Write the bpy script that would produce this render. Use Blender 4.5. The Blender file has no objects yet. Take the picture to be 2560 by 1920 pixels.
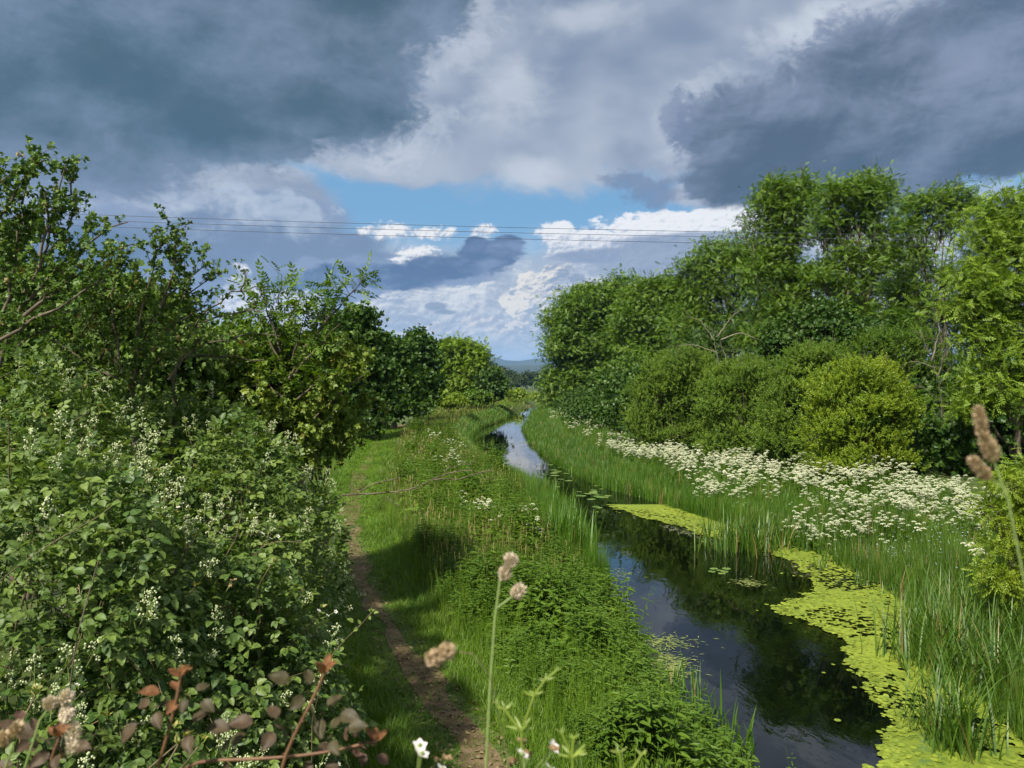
import bpy, math
import numpy as np
from mathutils import Vector, noise as mnoise

# ------------------------------------------------------------------ camera, sky, sun, exposure
S = bpy.context.scene
COL = S.collection
CAMZ, F = 4.7, 1923.0            # eye height over the water, focal length in photo pixels
EXPOSURE = 0.95
BG = 0.1                         # strength of the world Background
SUN_AZ, SUN_EL = -149.0, 47.0    # degrees clockwise from the view direction (+Y); behind, to the left

cam = bpy.data.cameras.new('camera')
cam.sensor_width = 36.0
cam.lens = 36.0 * F / 2560.0
cam.clip_start, cam.clip_end = 0.05, 60000.0
cam.dof.use_dof = True
cam.dof.focus_distance = 14.0
cam.dof.aperture_fstop = 8.5
co = bpy.data.objects.new('camera', cam)
COL.objects.link(co)
co.location = (0, 0, CAMZ)
co.rotation_euler = (math.radians(90.0), 0, 0)
S.camera = co
S.view_settings.view_transform = 'Standard'
S.view_settings.look = 'None'
S.view_settings.gamma = 1.0
S.view_settings.exposure = EXPOSURE
S.view_settings.use_curve_mapping = False
S.cycles.max_bounces = 8
S.cycles.diffuse_bounces = 3
S.cycles.glossy_bounces = 3
S.cycles.transmission_bounces = 5
S.cycles.transparent_max_bounces = 6
S.cycles.volume_bounces = 0
S.cycles.use_adaptive_sampling = True
S.cycles.adaptive_threshold = 0.015
S.cycles.use_denoising = True
S.cycles.denoiser = 'OPENIMAGEDENOISE'
S.cycles.denoising_input_passes = 'RGB_ALBEDO_NORMAL'
S.cycles.denoising_prefilter = 'ACCURATE'

def lin(c):
    return tuple(((v / 255.0) / 12.92 if v / 255.0 <= 0.04045 else ((v / 255.0 + 0.055) / 1.055) ** 2.4) for v in c)


class NT:
    """short-hand for building a node tree"""
    def __init__(s, tree):
        s.t = tree; s.n = tree.nodes; s.l = tree.links
    def put(s, sock, v):
        if v is None: return
        if hasattr(v, 'links'): s.l.new(v, sock)
        elif isinstance(v, (tuple, list)):
            sock.default_value = tuple(v) if len(sock.default_value) == len(v) else tuple(v) + (1.0,)
        else: sock.default_value = v
    def m(s, op, a, b=None, c=None, clamp=False):
        n = s.n.new('ShaderNodeMath'); n.operation = op; n.use_clamp = clamp
        for i, v in enumerate((a, b, c)): s.put(n.inputs[i], v)
        return n.outputs[0]
    def v(s, op, a, b=None, out=0):
        n = s.n.new('ShaderNodeVectorMath'); n.operation = op
        s.put(n.inputs[0], a); s.put(n.inputs[1], b)
        return n.outputs[out]
    def ss(s, x, lo, hi, a=0.0, b=1.0, smooth=True):
        n = s.n.new('ShaderNodeMapRange'); n.interpolation_type = 'SMOOTHSTEP' if smooth else 'LINEAR'
        s.put(n.inputs[0], x); s.put(n.inputs[1], lo); s.put(n.inputs[2], hi); s.put(n.inputs[3], a); s.put(n.inputs[4], b)
        return n.outputs[0]
    def mix(s, f, a, b, mode='MIX'):
        n = s.n.new('ShaderNodeMix'); n.data_type = 'RGBA'; n.blend_type = mode
        s.put(n.inputs[0], f); s.put(n.inputs[6], a); s.put(n.inputs[7], b)
        return n.outputs[2]
    def noise(s, vec, scale, detail=4.0, rough=0.55, dist=0.0, lac=2.0, out=0):
        n = s.n.new('ShaderNodeTexNoise')
        s.put(n.inputs['Vector'], vec); s.put(n.inputs['Scale'], scale); s.put(n.inputs['Detail'], detail)
        s.put(n.inputs['Roughness'], rough); s.put(n.inputs['Distortion'], dist); s.put(n.inputs['Lacunarity'], lac)
        return n.outputs[out]


def make_sky():
    w = bpy.data.worlds.new('World'); S.world = w; w.use_nodes = True
    w.cycles.sampling_method = 'MANUAL'; w.cycles.sample_map_resolution = 512
    t = NT(w.node_tree); t.n.clear()
    out = t.n.new('ShaderNodeOutputWorld'); bg = t.n.new('ShaderNodeBackground')
    t.l.new(bg.outputs[0], out.inputs[0]); bg.inputs[1].default_value = BG
    g = 1.0 / (2.0 ** EXPOSURE) / BG                # display value -> colour fed to the Background
    def C(r, gg, b): return tuple(v * g for v in lin((r, gg, b)))
    sky = t.n.new('ShaderNodeTexSky'); sky.sky_type = 'NISHITA'; sky.sun_disc = False
    sky.sun_elevation = math.radians(SUN_EL); sky.sun_rotation = math.radians(SUN_AZ)
    sky.air_density = 1.0; sky.dust_density = 0.4; sky.ozone_density = 2.0
    d = t.n.new('ShaderNodeTexCoord').outputs['Generated']
    sp = t.n.new('ShaderNodeSeparateXYZ'); t.l.new(d, sp.inputs[0])
    x, y, z = sp.outputs
    az = t.m('ARCTAN2', x, y); el = t.m('ARCSINE', z)
    # noise fields on the direction, flattened towards the horizon
    dv = t.v('MULTIPLY', d, (1.0, 1.0, 1.5))
    warp = t.noise(dv, 7.0, 3.0, 0.5, out=1)
    wv = t.v('SCALE', t.v('SUBTRACT', warp, (0.5, 0.5, 0.5)), None)
    wv.node.inputs[3].default_value = 0.085
    dw = t.v('ADD', dv, wv)
    big = t.noise(dw, 3.2, 4.0, 0.5)
    med = t.noise(dw, 11.0, 6.0, 0.56)
    fine = t.noise(dw, 34.0, 4.0, 0.58)
    vf = t.noise(dw, 95.0, 4.0, 0.6)
    vf2 = t.noise(t.v('ADD', dw, (-0.0022, 0.0, 0.0042)), 95.0, 4.0, 0.6)
    soft = t.noise(dv, 8.0, 3.0, 0.45)
    soft2 = t.noise(t.v('ADD', dv, (-0.03, 0.0, 0.05)), 8.0, 3.0, 0.45)
    srelief = t.m('SUBTRACT', soft, soft2)
    # the same medium noise shifted towards the light: relief for the billows
    med2 = t.noise(t.v('ADD', dw, (-0.014, 0.0, 0.024)), 11.0, 6.0, 0.56)
    fine2 = t.noise(t.v('ADD', dw, (-0.005, 0.0, 0.008)), 34.0, 4.0, 0.58)
    vrel = t.m('ADD', t.m('SUBTRACT', vf, vf2), t.m('SUBTRACT', fine, fine2))
    relief = t.m('ADD', t.m('SUBTRACT', med, med2), t.m('MULTIPLY', t.m('SUBTRACT', fine, fine2), 0.55))
    vo = t.n.new('ShaderNodeTexVoronoi'); vo.feature = 'SMOOTH_F1'
    t.put(vo.inputs['Vector'], dw); vo.inputs['Scale'].default_value = 26.0; vo.inputs['Smoothness'].default_value = 0.35
    puff = t.m('SUBTRACT', 0.62, vo.outputs[0])
    comb = t.n.new('ShaderNodeCombineXYZ'); t.l.new(az, comb.inputs[0]); t.l.new(el, comb.inputs[1])
    p = comb.outputs[0]

    def ang(px, py):
        u, v = (px - 1280.0) / F, (960.0 - py) / F
        return math.atan(u), math.atan(v / math.sqrt(1 + u * u))
    def field(ells):
        r = None
        for (px, py, rx, ry) in ells:
            a, e = ang(px, py)
            k = math.cos(a) ** 2
            q = t.v('MULTIPLY', t.v('SUBTRACT', p, (a, e, 0.0)), (F / (rx * k), F / (ry * math.cos(a)), 0.0))
            f = t.m('SUBTRACT', 1.0, t.v('LENGTH', q, out=1))
            r = f if r is None else t.m('SMOOTH_MAX', r, f, 0.12)
        return r
    def mask(ells, wn, lo, hi, strength=1.0):
        """wn: list of (noise socket, weight)"""
        f = field(ells)
        for (s_, w_) in wn:
            f = t.m('ADD', f, t.m('MULTIPLY', t.m('SUBTRACT', s_, 0.5), w_))
        k = t.ss(f, lo, hi)
        return (t.m('MULTIPLY', k, strength) if strength != 1.0 else k), f

    # open blue
    col = t.mix(1.0, sky.outputs[0], (1.5 , 1.6, 1.75), 'MULTIPLY')
    nearblue = t.ss(el, 0.02, 0.24)
    col = t.mix(0.95, col, t.mix(nearblue, C(156, 190, 214), C(116, 164, 202)))
    # unseen broken cloud behind the viewer and overhead, brightened to add fill light
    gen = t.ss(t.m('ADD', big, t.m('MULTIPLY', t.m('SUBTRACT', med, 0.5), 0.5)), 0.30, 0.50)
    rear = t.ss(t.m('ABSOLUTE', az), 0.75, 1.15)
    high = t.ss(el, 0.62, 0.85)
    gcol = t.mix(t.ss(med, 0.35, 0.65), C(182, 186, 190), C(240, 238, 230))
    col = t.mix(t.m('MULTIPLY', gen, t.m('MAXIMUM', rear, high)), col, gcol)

    # pale deck filling the low sky
    lowd = t.ss(t.m('ADD', el, t.m('MULTIPLY', t.m('SUBTRACT', med, 0.5), 0.10)), ang(1280, 560)[1], ang(1280, 690)[1])
    sh = t.ss(t.m('ADD', t.m('ADD', t.m('MULTIPLY', relief, 1.6), t.m('MULTIPLY', soft, 0.9)), t.m('MULTIPLY', fine, 0.3)), 0.35, 0.9)
    col = t.mix(lowd, col, t.mix(sh, C(176, 187, 202), C(236, 237, 238)))
    # pale high sheet across the middle and the top
    k, f = mask([(1400, 110, 900, 350), (1250, -250, 1500, 420), (1800, 280, 600, 190), (1050, 330, 560, 125), (150, 470, 700, 190), (640, 480, 250, 90), (1000, 380, 300, 90), (1900, 470, 300, 60),
                 (2560, 600, 340, 150), (2050, 20, 420, 210), (2000, 190, 200, 120)],
                [(med, 0.6), (fine, 0.3), (big, 0.4)], 0.0, 0.26)
    sh = t.ss(t.m('ADD', t.m('ADD', t.m('MULTIPLY', srelief, 0.8), t.m('MULTIPLY', med, 0.45)), t.m('ADD', t.m('MULTIPLY', big, 0.8), t.m('MULTIPLY', soft, 0.5))), 0.5, 1.25)
    col = t.mix(k, col, t.mix(sh, C(130, 145, 169), C(180, 189, 204)))
    # bright gaps in the sheet
    k, f = mask([(1270, 230, 150, 100), (1430, 40, 260, 60), (1310, 430, 130, 60), (2010, 60, 130, 60)], [(med, 1.5), (fine, 0.5)], 0.1, 0.9, 0.55)
    col = t.mix(k, col, C(214, 221, 230))

    # grey band under the sheet on the left
    k, f = mask([(560, 660, 620, 150), (250, 560, 520, 160), (1000, 690, 300, 80), (690, 540, 230, 80)], [(med, 0.5), (big, 0.3)], 0.0, 0.35)
    sh = t.ss(t.m('ADD', soft, t.m('MULTIPLY', srelief, 1.0)), 0.25, 0.75)
    col = t.mix(k, col, t.mix(sh, C(100, 124, 152), C(142, 158, 186)))
    # pale shoulder cloud above the wires
    k, f = mask([(655, 560, 250, 130), (600, 500, 110, 65), (500, 560, 160, 70), (800, 610, 200, 50)], [(puff, 0.5), (fine, 0.6), (vf, 0.35), (med, 0.4)], 0.02, 0.22)
    top = t.ss(el, ang(655, 660)[1], ang(655, 480)[1])
    sh = t.ss(t.m('ADD', top, t.m('MULTIPLY', relief, 2.2)), 0.2, 1.15)
    col = t.mix(k, col, t.mix(sh, C(124, 142, 170), C(176, 190, 208)))
    # white towers low on the left
    k, f = mask([(610, 740, 90, 95), (740, 760, 130, 70), (700, 830, 240, 70)], [(puff, 0.6), (fine, 0.8), (vf, 0.5), (med, 0.4)], 0.03, 0.25)
    sh = t.ss(t.m('ADD', t.m('MULTIPLY', vrel, 2.2), fine), 0.2, 0.95)
    col = t.mix(k, col, t.mix(sh, C(178, 186, 204), C(238, 238, 240)))
    # pale cumulus deck low in the middle
    k, f = mask([(1210, 760, 330, 78), (1250, 830, 420, 60), (1560, 760, 260, 120), (1010, 790, 200, 55), (1700, 640, 420, 130), (2100, 660, 420, 120)],
                [(puff, 0.45), (med, 0.5), (fine, 0.5), (vf, 0.4)], 0.0, 0.22)
    sh = t.ss(t.m('ADD', t.m('ADD', t.m('MULTIPLY', vrel, 0.9), t.m('MULTIPLY', srelief, 1.0)), t.m('MULTIPLY', t.m('SUBTRACT', med, 0.5), 0.9)), -0.35, 0.4)
    col = t.mix(k, col, t.mix(sh, C(168, 178, 195), C(232, 232, 232)))
    # white bank right of the middle with a bright top edge
    k, f = mask([(1480, 600, 170, 46), (1640, 565, 260, 46), (1840, 560, 300, 60), (1450, 640, 130, 60), (1390, 580, 70, 40)],
                [(puff, 0.5), (fine, 0.75), (vf, 0.55), (med, 0.3)], 0.02, 0.22)
    sh = t.ss(t.m('ADD', t.m('MULTIPLY', vrel, 1.5), t.m('MULTIPLY', t.ss(el, ang(1600, 650)[1], ang(1600, 545)[1]), 0.8)), -0.15, 0.75)
    col = t.mix(k, col, t.mix(sh, C(176, 186, 204), C(246, 246, 248)))
    # long grey shelf across the bank
    k, f = mask([(1780, 600, 300, 26), (1560, 640, 230, 26), (1760, 665, 380, 50)], [(med, 0.5), (fine, 0.25)], 0.0, 0.35, 0.8)
    col = t.mix(k, col, C(138, 154, 180))
    # tall cream tower
    k, f = mask([(1330, 720, 75, 60), (1390, 685, 70, 40), (1400, 740, 100, 60), (1290, 760, 55, 40), (1440, 700, 40, 30)],
                [(puff, 0.5), (fine, 0.9), (vf, 0.6)], 0.03, 0.2)
    lft = t.ss(az, ang(1440, 720)[0], ang(1290, 720)[0])
    sh = t.ss(t.m('ADD', t.m('MULTIPLY', vrel, 2.2), t.m('MULTIPLY', lft, 0.8)), -0.1, 0.9)
    col = t.mix(k, col, t.mix(sh, C(152, 164, 184), C(242, 236, 226)))
    # small cream puffs near the horizon
    k, f = mask([(1260, 822, 50, 20), (1205, 806, 60, 16), (1090, 822, 36, 18), (1150, 832, 44, 10), (1300, 806, 34, 20), (1385, 890, 90, 9),
                 (1010, 838, 36, 10), (1350, 830, 26, 12)],
                [(fine, 1.0), (vf, 1.3)], 0.05, 0.45, 0.9)
    sh = t.ss(t.m('ADD', t.m('MULTIPLY', vrel, 2.0), fine), 0.2, 0.9)
    col = t.mix(k, col, t.mix(sh, C(176, 182, 196), C(236, 230, 224)))
    # small white cumulus under the wires
    k, f = mask([(985, 578, 60, 26), (1080, 582, 70, 20), (1210, 578, 42, 24), (1045, 630, 70, 24), (1010, 650, 40, 14), (930, 575, 40, 14)],
                [(fine, 1.3), (vf, 1.6)], 0.0, 0.65)
    sh = t.ss(t.m('ADD', t.m('MULTIPLY', vrel, 2.0), fine), 0.1, 0.8)
    col = t.mix(k, col, t.mix(sh, C(188, 198, 214), C(250, 248, 246)))
    # dark blue-grey cloud in the middle
    k, f = mask([(1225, 632, 118, 44), (1270, 606, 60, 26), (1190, 606, 40, 22), (1130, 672, 190, 46), (960, 690, 260, 46)], [(puff, 0.4), (fine, 0.7), (vf, 0.5)], 0.03, 0.25)
    sh = t.ss(t.m('ADD', t.m('MULTIPLY', relief, 1.6), med), 0.3, 0.9)
    col = t.mix(k, col, t.mix(sh, C(92, 112, 146), C(128, 146, 178)))
    k, f = mask([(1090, 765, 34, 14), (1110, 780, 30, 8)], [(fine, 1.2), (vf, 1.2)], 0.05, 0.5, 0.75)
    col = t.mix(k, col, C(122, 140, 164))
    # blue-grey veil just over the horizon
    k = t.m('MULTIPLY', t.ss(el, ang(1280, 800)[1], ang(1280, 905)[1]), 0.72)
    k = t.m('MULTIPLY', k, t.ss(med, 0.15, 0.65, 0.7, 1.0))
    col = t.mix(k, col, C(184, 194, 204))

    # heavy dark cloud upper left
    k, f = mask([(430, 110, 660, 330), (800, 190, 300, 200), (150, 330, 520, 170), (540, 330, 340, 90), (-300, 200, 500, 420), (900, -60, 330, 220)],
                [(med, 0.6), (fine, 0.45), (vf, 0.35), (big, 0.25)], 0.02, 0.27)
    rim = t.m('MULTIPLY', t.ss(f, -0.22, 0.02), t.ss(med, 0.38, 0.62, 0.0, 0.38))
    col = t.mix(rim, col, C(214, 221, 230))
    sh = t.m('ADD', t.m('MULTIPLY', t.m('SUBTRACT', big, 0.5), 1.5), t.m('MULTIPLY', srelief, 1.0))
    sh = t.m('ADD', sh, t.m('ADD', t.m('MULTIPLY', t.m('SUBTRACT', soft, 0.5), 0.8), t.m('ADD', t.m('MULTIPLY', relief, 0.5), t.m('MULTIPLY', vrel, 0.22))))
    sh = t.ss(t.m('SUBTRACT', sh, t.m('MULTIPLY', f, 0.55)), -0.75, 0.35)
    col = t.mix(t.m('MULTIPLY', k, 0.97), col, t.mix(sh, C(70, 95, 111), C(128, 145, 170)))
    # heavy dark cloud upper right
    k, f = mask([(2320, 230, 560, 230), (1900, 330, 250, 150), (2140, 420, 420, 110), (2600, 60, 420, 330), (1830, 440, 150, 90), (2500, 330, 300, 130)],
                [(med, 0.65), (fine, 0.5), (vf, 0.35), (big, 0.2)], 0.02, 0.25)
    rim = t.m('MULTIPLY', t.ss(f, -0.22, 0.02), t.ss(med, 0.38, 0.62, 0.0, 0.38))
    col = t.mix(rim, col, C(212, 219, 229))
    low = t.ss(el, ang(2200, 220)[1], ang(2200, 500)[1])
    sh = t.m('ADD', t.m('MULTIPLY', t.m('SUBTRACT', big, 0.5), 1.4), t.m('MULTIPLY', srelief, 1.0))
    sh = t.m('ADD', sh, t.m('ADD', t.m('MULTIPLY', t.m('SUBTRACT', soft, 0.5), 0.9), t.m('ADD', t.m('MULTIPLY', relief, 0.6), t.m('MULTIPLY', vrel, 0.25))))
    sh = t.ss(t.m('SUBTRACT', sh, t.m('ADD', t.m('MULTIPLY', f, 0.35), t.m('MULTIPLY', low, 0.25))), -0.75, 0.35)
    col = t.mix(t.m('MULTIPLY', k, 0.97), col, t.mix(sh, C(78, 94, 113), C(138, 150, 174)))
    # torn dark scraps left of it
    k, f = mask([(1570, 450, 90, 34), (1640, 480, 120, 50), (1690, 300, 60, 90)], [(fine, 1.4), (vf, 0.8), (med, 0.6)], 0.1, 0.6, 0.7)
    col = t.mix(k, col, C(118, 132, 160))
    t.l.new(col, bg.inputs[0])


make_sky()
sd = bpy.data.lights.new('sun', 'SUN'); sd.energy = 4.7; sd.angle = math.radians(2.5); sd.color = (1.0, 0.91, 0.74)
so = bpy.data.objects.new('sun', sd); COL.objects.link(so)
_a, _e = math.radians(SUN_AZ), math.radians(SUN_EL)
so.rotation_euler = Vector((-math.sin(_a) * math.cos(_e), -math.cos(_a) * math.cos(_e), -math.sin(_e))).to_track_quat('-Z', 'Y').to_euler()

# ------------------------------------------------------------------ helpers
rng = np.random.default_rng(11)
def U(a, b, n=None): return rng.uniform(a, b, n)
def P(px, py, D): return np.array([(px - 1280.0) / F * D, D, CAMZ - (py - 960.0) / F * D])
def unit(v): return v / np.maximum(np.linalg.norm(v, axis=-1, keepdims=True), 1e-9)

def tag(o, label=None, cat=None, group=None, kind=None):
    if label: o['label'] = label
    if cat: o['category'] = cat
    if group: o['group'] = group
    if kind: o['kind'] = kind
    return o
def empty(name, loc):
    o = bpy.data.objects.new(name, None); COL.objects.link(o)
    o.location = tuple(float(v) for v in loc); o.empty_display_size = 0.2
    return o

class Acc:
    """collects quads; build() links them as one mesh object"""
    def __init__(s): s.V = []; s.Q = []; s.M = []; s.R = []; s.n = 0
    def add(s, V, Q, mat=0, rnd=0.5):
        V = np.asarray(V, float).reshape(-1, 3); Q = np.asarray(Q, int).reshape(-1, 4)
        s.V.append(V); s.Q.append(Q + s.n); s.n += len(V)
        s.M.append(np.full(len(Q), mat) if np.isscalar(mat) else np.asarray(mat))
        s.R.append(np.full(len(Q), rnd) if np.isscalar(rnd) else np.asarray(rnd))
    def scatter(s, T, pos, R, sc=1.0, mat=None, rnd=None):
        """copies of template T=(V,Q[,M]) merged into this mesh"""
        N = len(pos)
        if N == 0: return
        V, Q = T[0], T[1]
        sc = np.asarray(sc, float)
        if sc.ndim == 0: sc = np.full((N, 3), float(sc))
        elif sc.ndim == 1: sc = np.repeat(sc[:, None], 3, 1)
        W = np.einsum('nij,nkj->nki', R, V[None] * sc[:, None, :]) + np.asarray(pos)[:, None, :]
        q = Q[None] + (np.arange(N) * len(V))[:, None, None]
        if rnd is None: rnd = rng.random(N)
        k = len(Q)
        m = np.tile(T[2], N) if len(T) > 2 else np.full(N * k, 0 if mat is None else mat)
        s.add(W.reshape(-1, 3), q.reshape(-1, 4), m, np.repeat(rnd, k))
    def tube(s, pts, rad, n=5, mat=0, rnd=0.5):
        pts = np.asarray(pts, float); k = len(pts)
        rad = np.full(k, rad) if np.isscalar(rad) else np.asarray(rad, float)
        tg = unit(np.gradient(pts, axis=0))
        ref = np.array([0.31, 0.95, 0.05]) if abs(tg[:, 2]).mean() > 0.6 else np.array([0.05, 0.1, 1.0])
        a = unit(np.cross(tg, ref)); b = np.cross(tg, a)
        th = np.arange(n) / n * 2 * math.pi
        V = pts[:, None] + rad[:, None, None] * (np.cos(th)[None, :, None] * a[:, None] + np.sin(th)[None, :, None] * b[:, None])
        i = np.arange(k - 1)[:, None] * n; j = np.arange(n)[None]; j2 = (j + 1) % n
        Q = np.stack([i + j, i + j2, i + n + j2, i + n + j], -1)
        s.add(V.reshape(-1, 3), Q.reshape(-1, 4), mat, rnd)
    def build(s, name, mats, parent=None, origin=(0, 0, 0), smooth=False):
        V = np.concatenate(s.V) - np.asarray(origin, float)[None]
        return link_mesh(name, V, np.concatenate(s.Q), mats, np.concatenate(s.M), np.concatenate(s.R), parent, origin, smooth)

def link_mesh(name, V, Q, mats, M=None, R=None, parent=None, origin=(0, 0, 0), smooth=False):
    me = bpy.data.meshes.new(name)
    me.vertices.add(len(V)); me.vertices.foreach_set('co', np.ascontiguousarray(V, np.float32).ravel())
    me.loops.add(len(Q) * 4); me.loops.foreach_set('vertex_index', np.ascontiguousarray(Q, np.int32).ravel())
    me.polygons.add(len(Q)); me.polygons.foreach_set('loop_start', np.arange(len(Q), dtype=np.int32) * 4)
    for m in (mats if isinstance(mats, (list, tuple)) else [mats]): me.materials.append(m)
    if M is not None: me.polygons.foreach_set('material_index', np.ascontiguousarray(M, np.int32))
    if smooth: me.polygons.foreach_set('use_smooth', np.ones(len(Q), bool))
    if R is not None:
        at = me.attributes.new('rnd', 'FLOAT', 'FACE'); at.data.foreach_set('value', np.ascontiguousarray(R, np.float32))
    me.update(calc_edges=True)
    o = bpy.data.objects.new(name, me); COL.objects.link(o)
    if parent is not None: o.parent = parent
    else: o.location = tuple(float(v) for v in origin)
    return o
def copy_tree(o, loc=None, rz=None, scale=None, parent=None):
    c = o.copy(); COL.objects.link(c)
    if parent is not None: c.parent = parent
    for ch in list(o.children): copy_tree(ch, parent=c)
    if loc is not None: c.location = tuple(float(v) for v in loc)
    if rz is not None: c.rotation_euler = (0, 0, float(rz)) if np.isscalar(rz) else tuple(float(v) for v in rz)
    if scale is not None: c.scale = (float(scale),) * 3 if np.isscalar(scale) else tuple(float(v) for v in scale)
    return c

def basis(fwd, nrm):
    """rotation matrices taking +Y to fwd and +Z near nrm"""
    y = unit(fwd); z = unit(nrm - (nrm * y).sum(-1, keepdims=True) * y); x = np.cross(y, z)
    return np.stack([x, y, z], -1)
def rotz(a, lean=None, ldir=None):
    a = np.asarray(a); c, s_ = np.cos(a), np.sin(a); o, l = np.zeros_like(a), np.ones_like(a)
    R = np.stack([np.stack([c, -s_, o], -1), np.stack([s_, c, o], -1), np.stack([o, o, l], -1)], -2)
    if lean is not None:
        ca, sa = np.cos(lean), np.sin(lean)
        X = np.stack([np.stack([l, o, o], -1), np.stack([o, ca, -sa], -1), np.stack([o, sa, ca], -1)], -2)
        R = np.einsum('nij,njk->nik', R, X)
    return R
def sphere(n):
    v = rng.normal(size=(n, 3)); return unit(v)

# ---- leaf templates (grow along +Y, face +Z)
def t_rhomb(l, w, fold=0.25):
    return np.array([(0, 0, 0), (w / 2, l * .45, w * fold), (0, l, 0), (-w / 2, l * .45, w * fold)]), np.array([(0, 1, 2, 3)])
def t_leaf(l, w, fold=0.22, droop=0.0):
    d = lambda t: -droop * l * t * t
    V = np.array([(0, 0, 0), (w * .5, l * .33, w * fold + d(.33)), (w * .36, l * .7, w * fold * .7 + d(.7)), (0, l, d(1)),
                  (-w * .36, l * .7, w * fold * .7 + d(.7)), (-w * .5, l * .33, w * fold + d(.33))])
    return V, np.array([(0, 1, 2, 3), (0, 3, 4, 5)])
def t_leaf4(l, w, fold=0.2, droop=0.25):
    d = lambda t: -droop * l * t * t
    V = np.array([(0, 0, 0), (0, l * .5, d(.5)), (0, l, d(1)),
                  (w * .40, l * .16, w * fold * .8 + d(.16)), (w * .50, l * .45, w * fold + d(.45)), (w * .27, l * .8, w * fold * .5 + d(.8)),
                  (-w * .40, l * .16, w * fold * .8 + d(.16)), (-w * .50, l * .45, w * fold + d(.45)), (-w * .27, l * .8, w * fold * .5 + d(.8))])
    return V, np.array([(0, 3, 4, 1), (1, 4, 5, 2), (0, 1, 7, 6), (1, 2, 8, 7)])
def t_leafhi(l, w, fold=.2, droop=.2, nt=15):
    """close-up leaf: toothed margin, raised side veins"""
    t = np.linspace(0, 1, nt); V = []
    prof = np.sin(np.clip(t ** .78, 0, 1) * math.pi) ** .8 * .5 * w
    for i, tt in enumerate(t):
        tooth = 1 + (.10 if i % 2 else -.04)
        for sx in (-1, -.55, 0, .55, 1):
            x = sx * prof[i] * (tooth if abs(sx) == 1 else 1)
            z = abs(x) * fold * 2 - droop * l * tt * tt + (.022 * w * (1 if i % 2 else -1) * (abs(sx) > 0)) + .02 * l * math.sin(3 * sx + 5 * tt)
            V.append((x, l * tt + abs(sx) * .05 * l * (1 - tt), z))
    Q = [(i * 5 + j, i * 5 + j + 1, i * 5 + j + 6, i * 5 + j + 5) for i in range(nt - 1) for j in range(4)]
    return np.array(V), np.array(Q)
def place(T, pos, fwd, nrm, sc=1.0):
    R = basis(np.array([fwd], float), np.array([nrm], float))[0]
    return (T[0] * sc) @ R.T + np.array(pos), T[1]
def join(parts):
    V, Q, M, n = [], [], [], 0
    for p in parts:
        V.append(p[0]); Q.append(p[1] + n); n += len(p[0])
        M.append(np.full(len(p[1]), p[2] if len(p) > 2 else 0))
    return np.concatenate(V), np.concatenate(Q), np.concatenate(M)
def strip(pts, w, side):
    pts = np.asarray(pts, float); w = np.asarray(w, float)[:, None]; side = np.asarray(side, float)
    V = np.concatenate([pts - side * w / 2, pts + side * w / 2]); k = len(pts); i = np.arange(k - 1)
    return V, np.stack([i, k + i, k + i + 1, i + 1], -1)
def t_pinnate(n=4, ll=0.075, lw=0.028, L=0.22, leaf=t_rhomb, droop=0.35, ang=0.95):
    parts = []
    f = lambda t: np.array([0, L * t, -droop * L * t * t])
    for i in range(n):
        t = 0.28 + 0.66 * i / max(n - 1, 1)
        for sg in (-1, 1):
            parts.append(place(leaf(ll * (1 - .12 * abs(i - n / 2)), lw), f(t), (sg * math.sin(ang), math.cos(ang), -.35), (sg * .15, .1, 1)))
    parts.append(place(leaf(ll, lw), f(1), (0, 1, -.6), (0, .4, 1)))
    parts.append(strip([f(0), f(.5), f(1)], [.006, .005, .003], (1, 0, 0)))
    return join(parts)[:2]
def t_palmate(n, ll, lw, leaf=t_leaf4, pet=0.05):
    parts = [strip([(0, 0, -.02), (0, pet * .5, -.004), (0, pet, 0)], [.004, .003, .003], (1, 0, 0))]
    spread = {3: (-1.15, 0, 1.15), 5: (-1.9, -.95, 0, .95, 1.9)}[n]
    for a in spread:
        k = 1.12 if a == 0 else (.92 if abs(a) < 1.5 else .72)
        off = .022 if a == 0 else 0
        parts.append(place(leaf(ll * k, lw * k), (math.sin(a) * .008, pet + off, 0), (math.sin(a), math.cos(a), -.12), (math.sin(a) * .12, .05, 1)))
    return join(parts)[:2]
def t_blade(h, w, bend, n=4, kink=0.0):
    t = np.linspace(0, 1, n + 1)
    y = bend * h * t ** 2.2; z = h * (t - 0.32 * abs(bend) * t ** 3)
    if kink: y = y + kink * np.maximum(t - .6, 0) * h; z = z - .5 * abs(kink) * np.maximum(t - .6, 0) * h
    ww = w * np.clip(1.05 - t ** 2.4, .04, 1) * (0.75 + .25 * np.minimum(t * 4, 1))
    return strip(np.stack([np.zeros(n + 1), y, z], -1), ww, (1, 0, 0))
def t_tuft(m, h, w, spread, bend=(0.1, 0.7), n=3, seed=0):
    r = np.random.default_rng(seed); parts = []
    for i in range(m):
        a = r.uniform(0, 6.283); ln = r.uniform(0, .28)
        V, Q = t_blade(h * r.uniform(.55, 1.05), w * r.uniform(.7, 1.3), r.uniform(*bend), n)
        R = rotz(np.array([a]), np.array([-ln]))[0]
        parts.append((V @ R.T + np.array([r.normal(0, spread), r.normal(0, spread), 0]), Q))
    return join(parts)[:2]
_cube = np.array([(-1, -1, -1), (1, -1, -1), (1, 1, -1), (-1, 1, -1), (-1, -1, 1), (1, -1, 1), (1, 1, 1), (-1, 1, 1)], float) / 1.45
_cq = np.array([(0, 3, 2, 1), (4, 5, 6, 7), (0, 1, 5, 4), (1, 2, 6, 5), (2, 3, 7, 6), (3, 0, 4, 7)])
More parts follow.
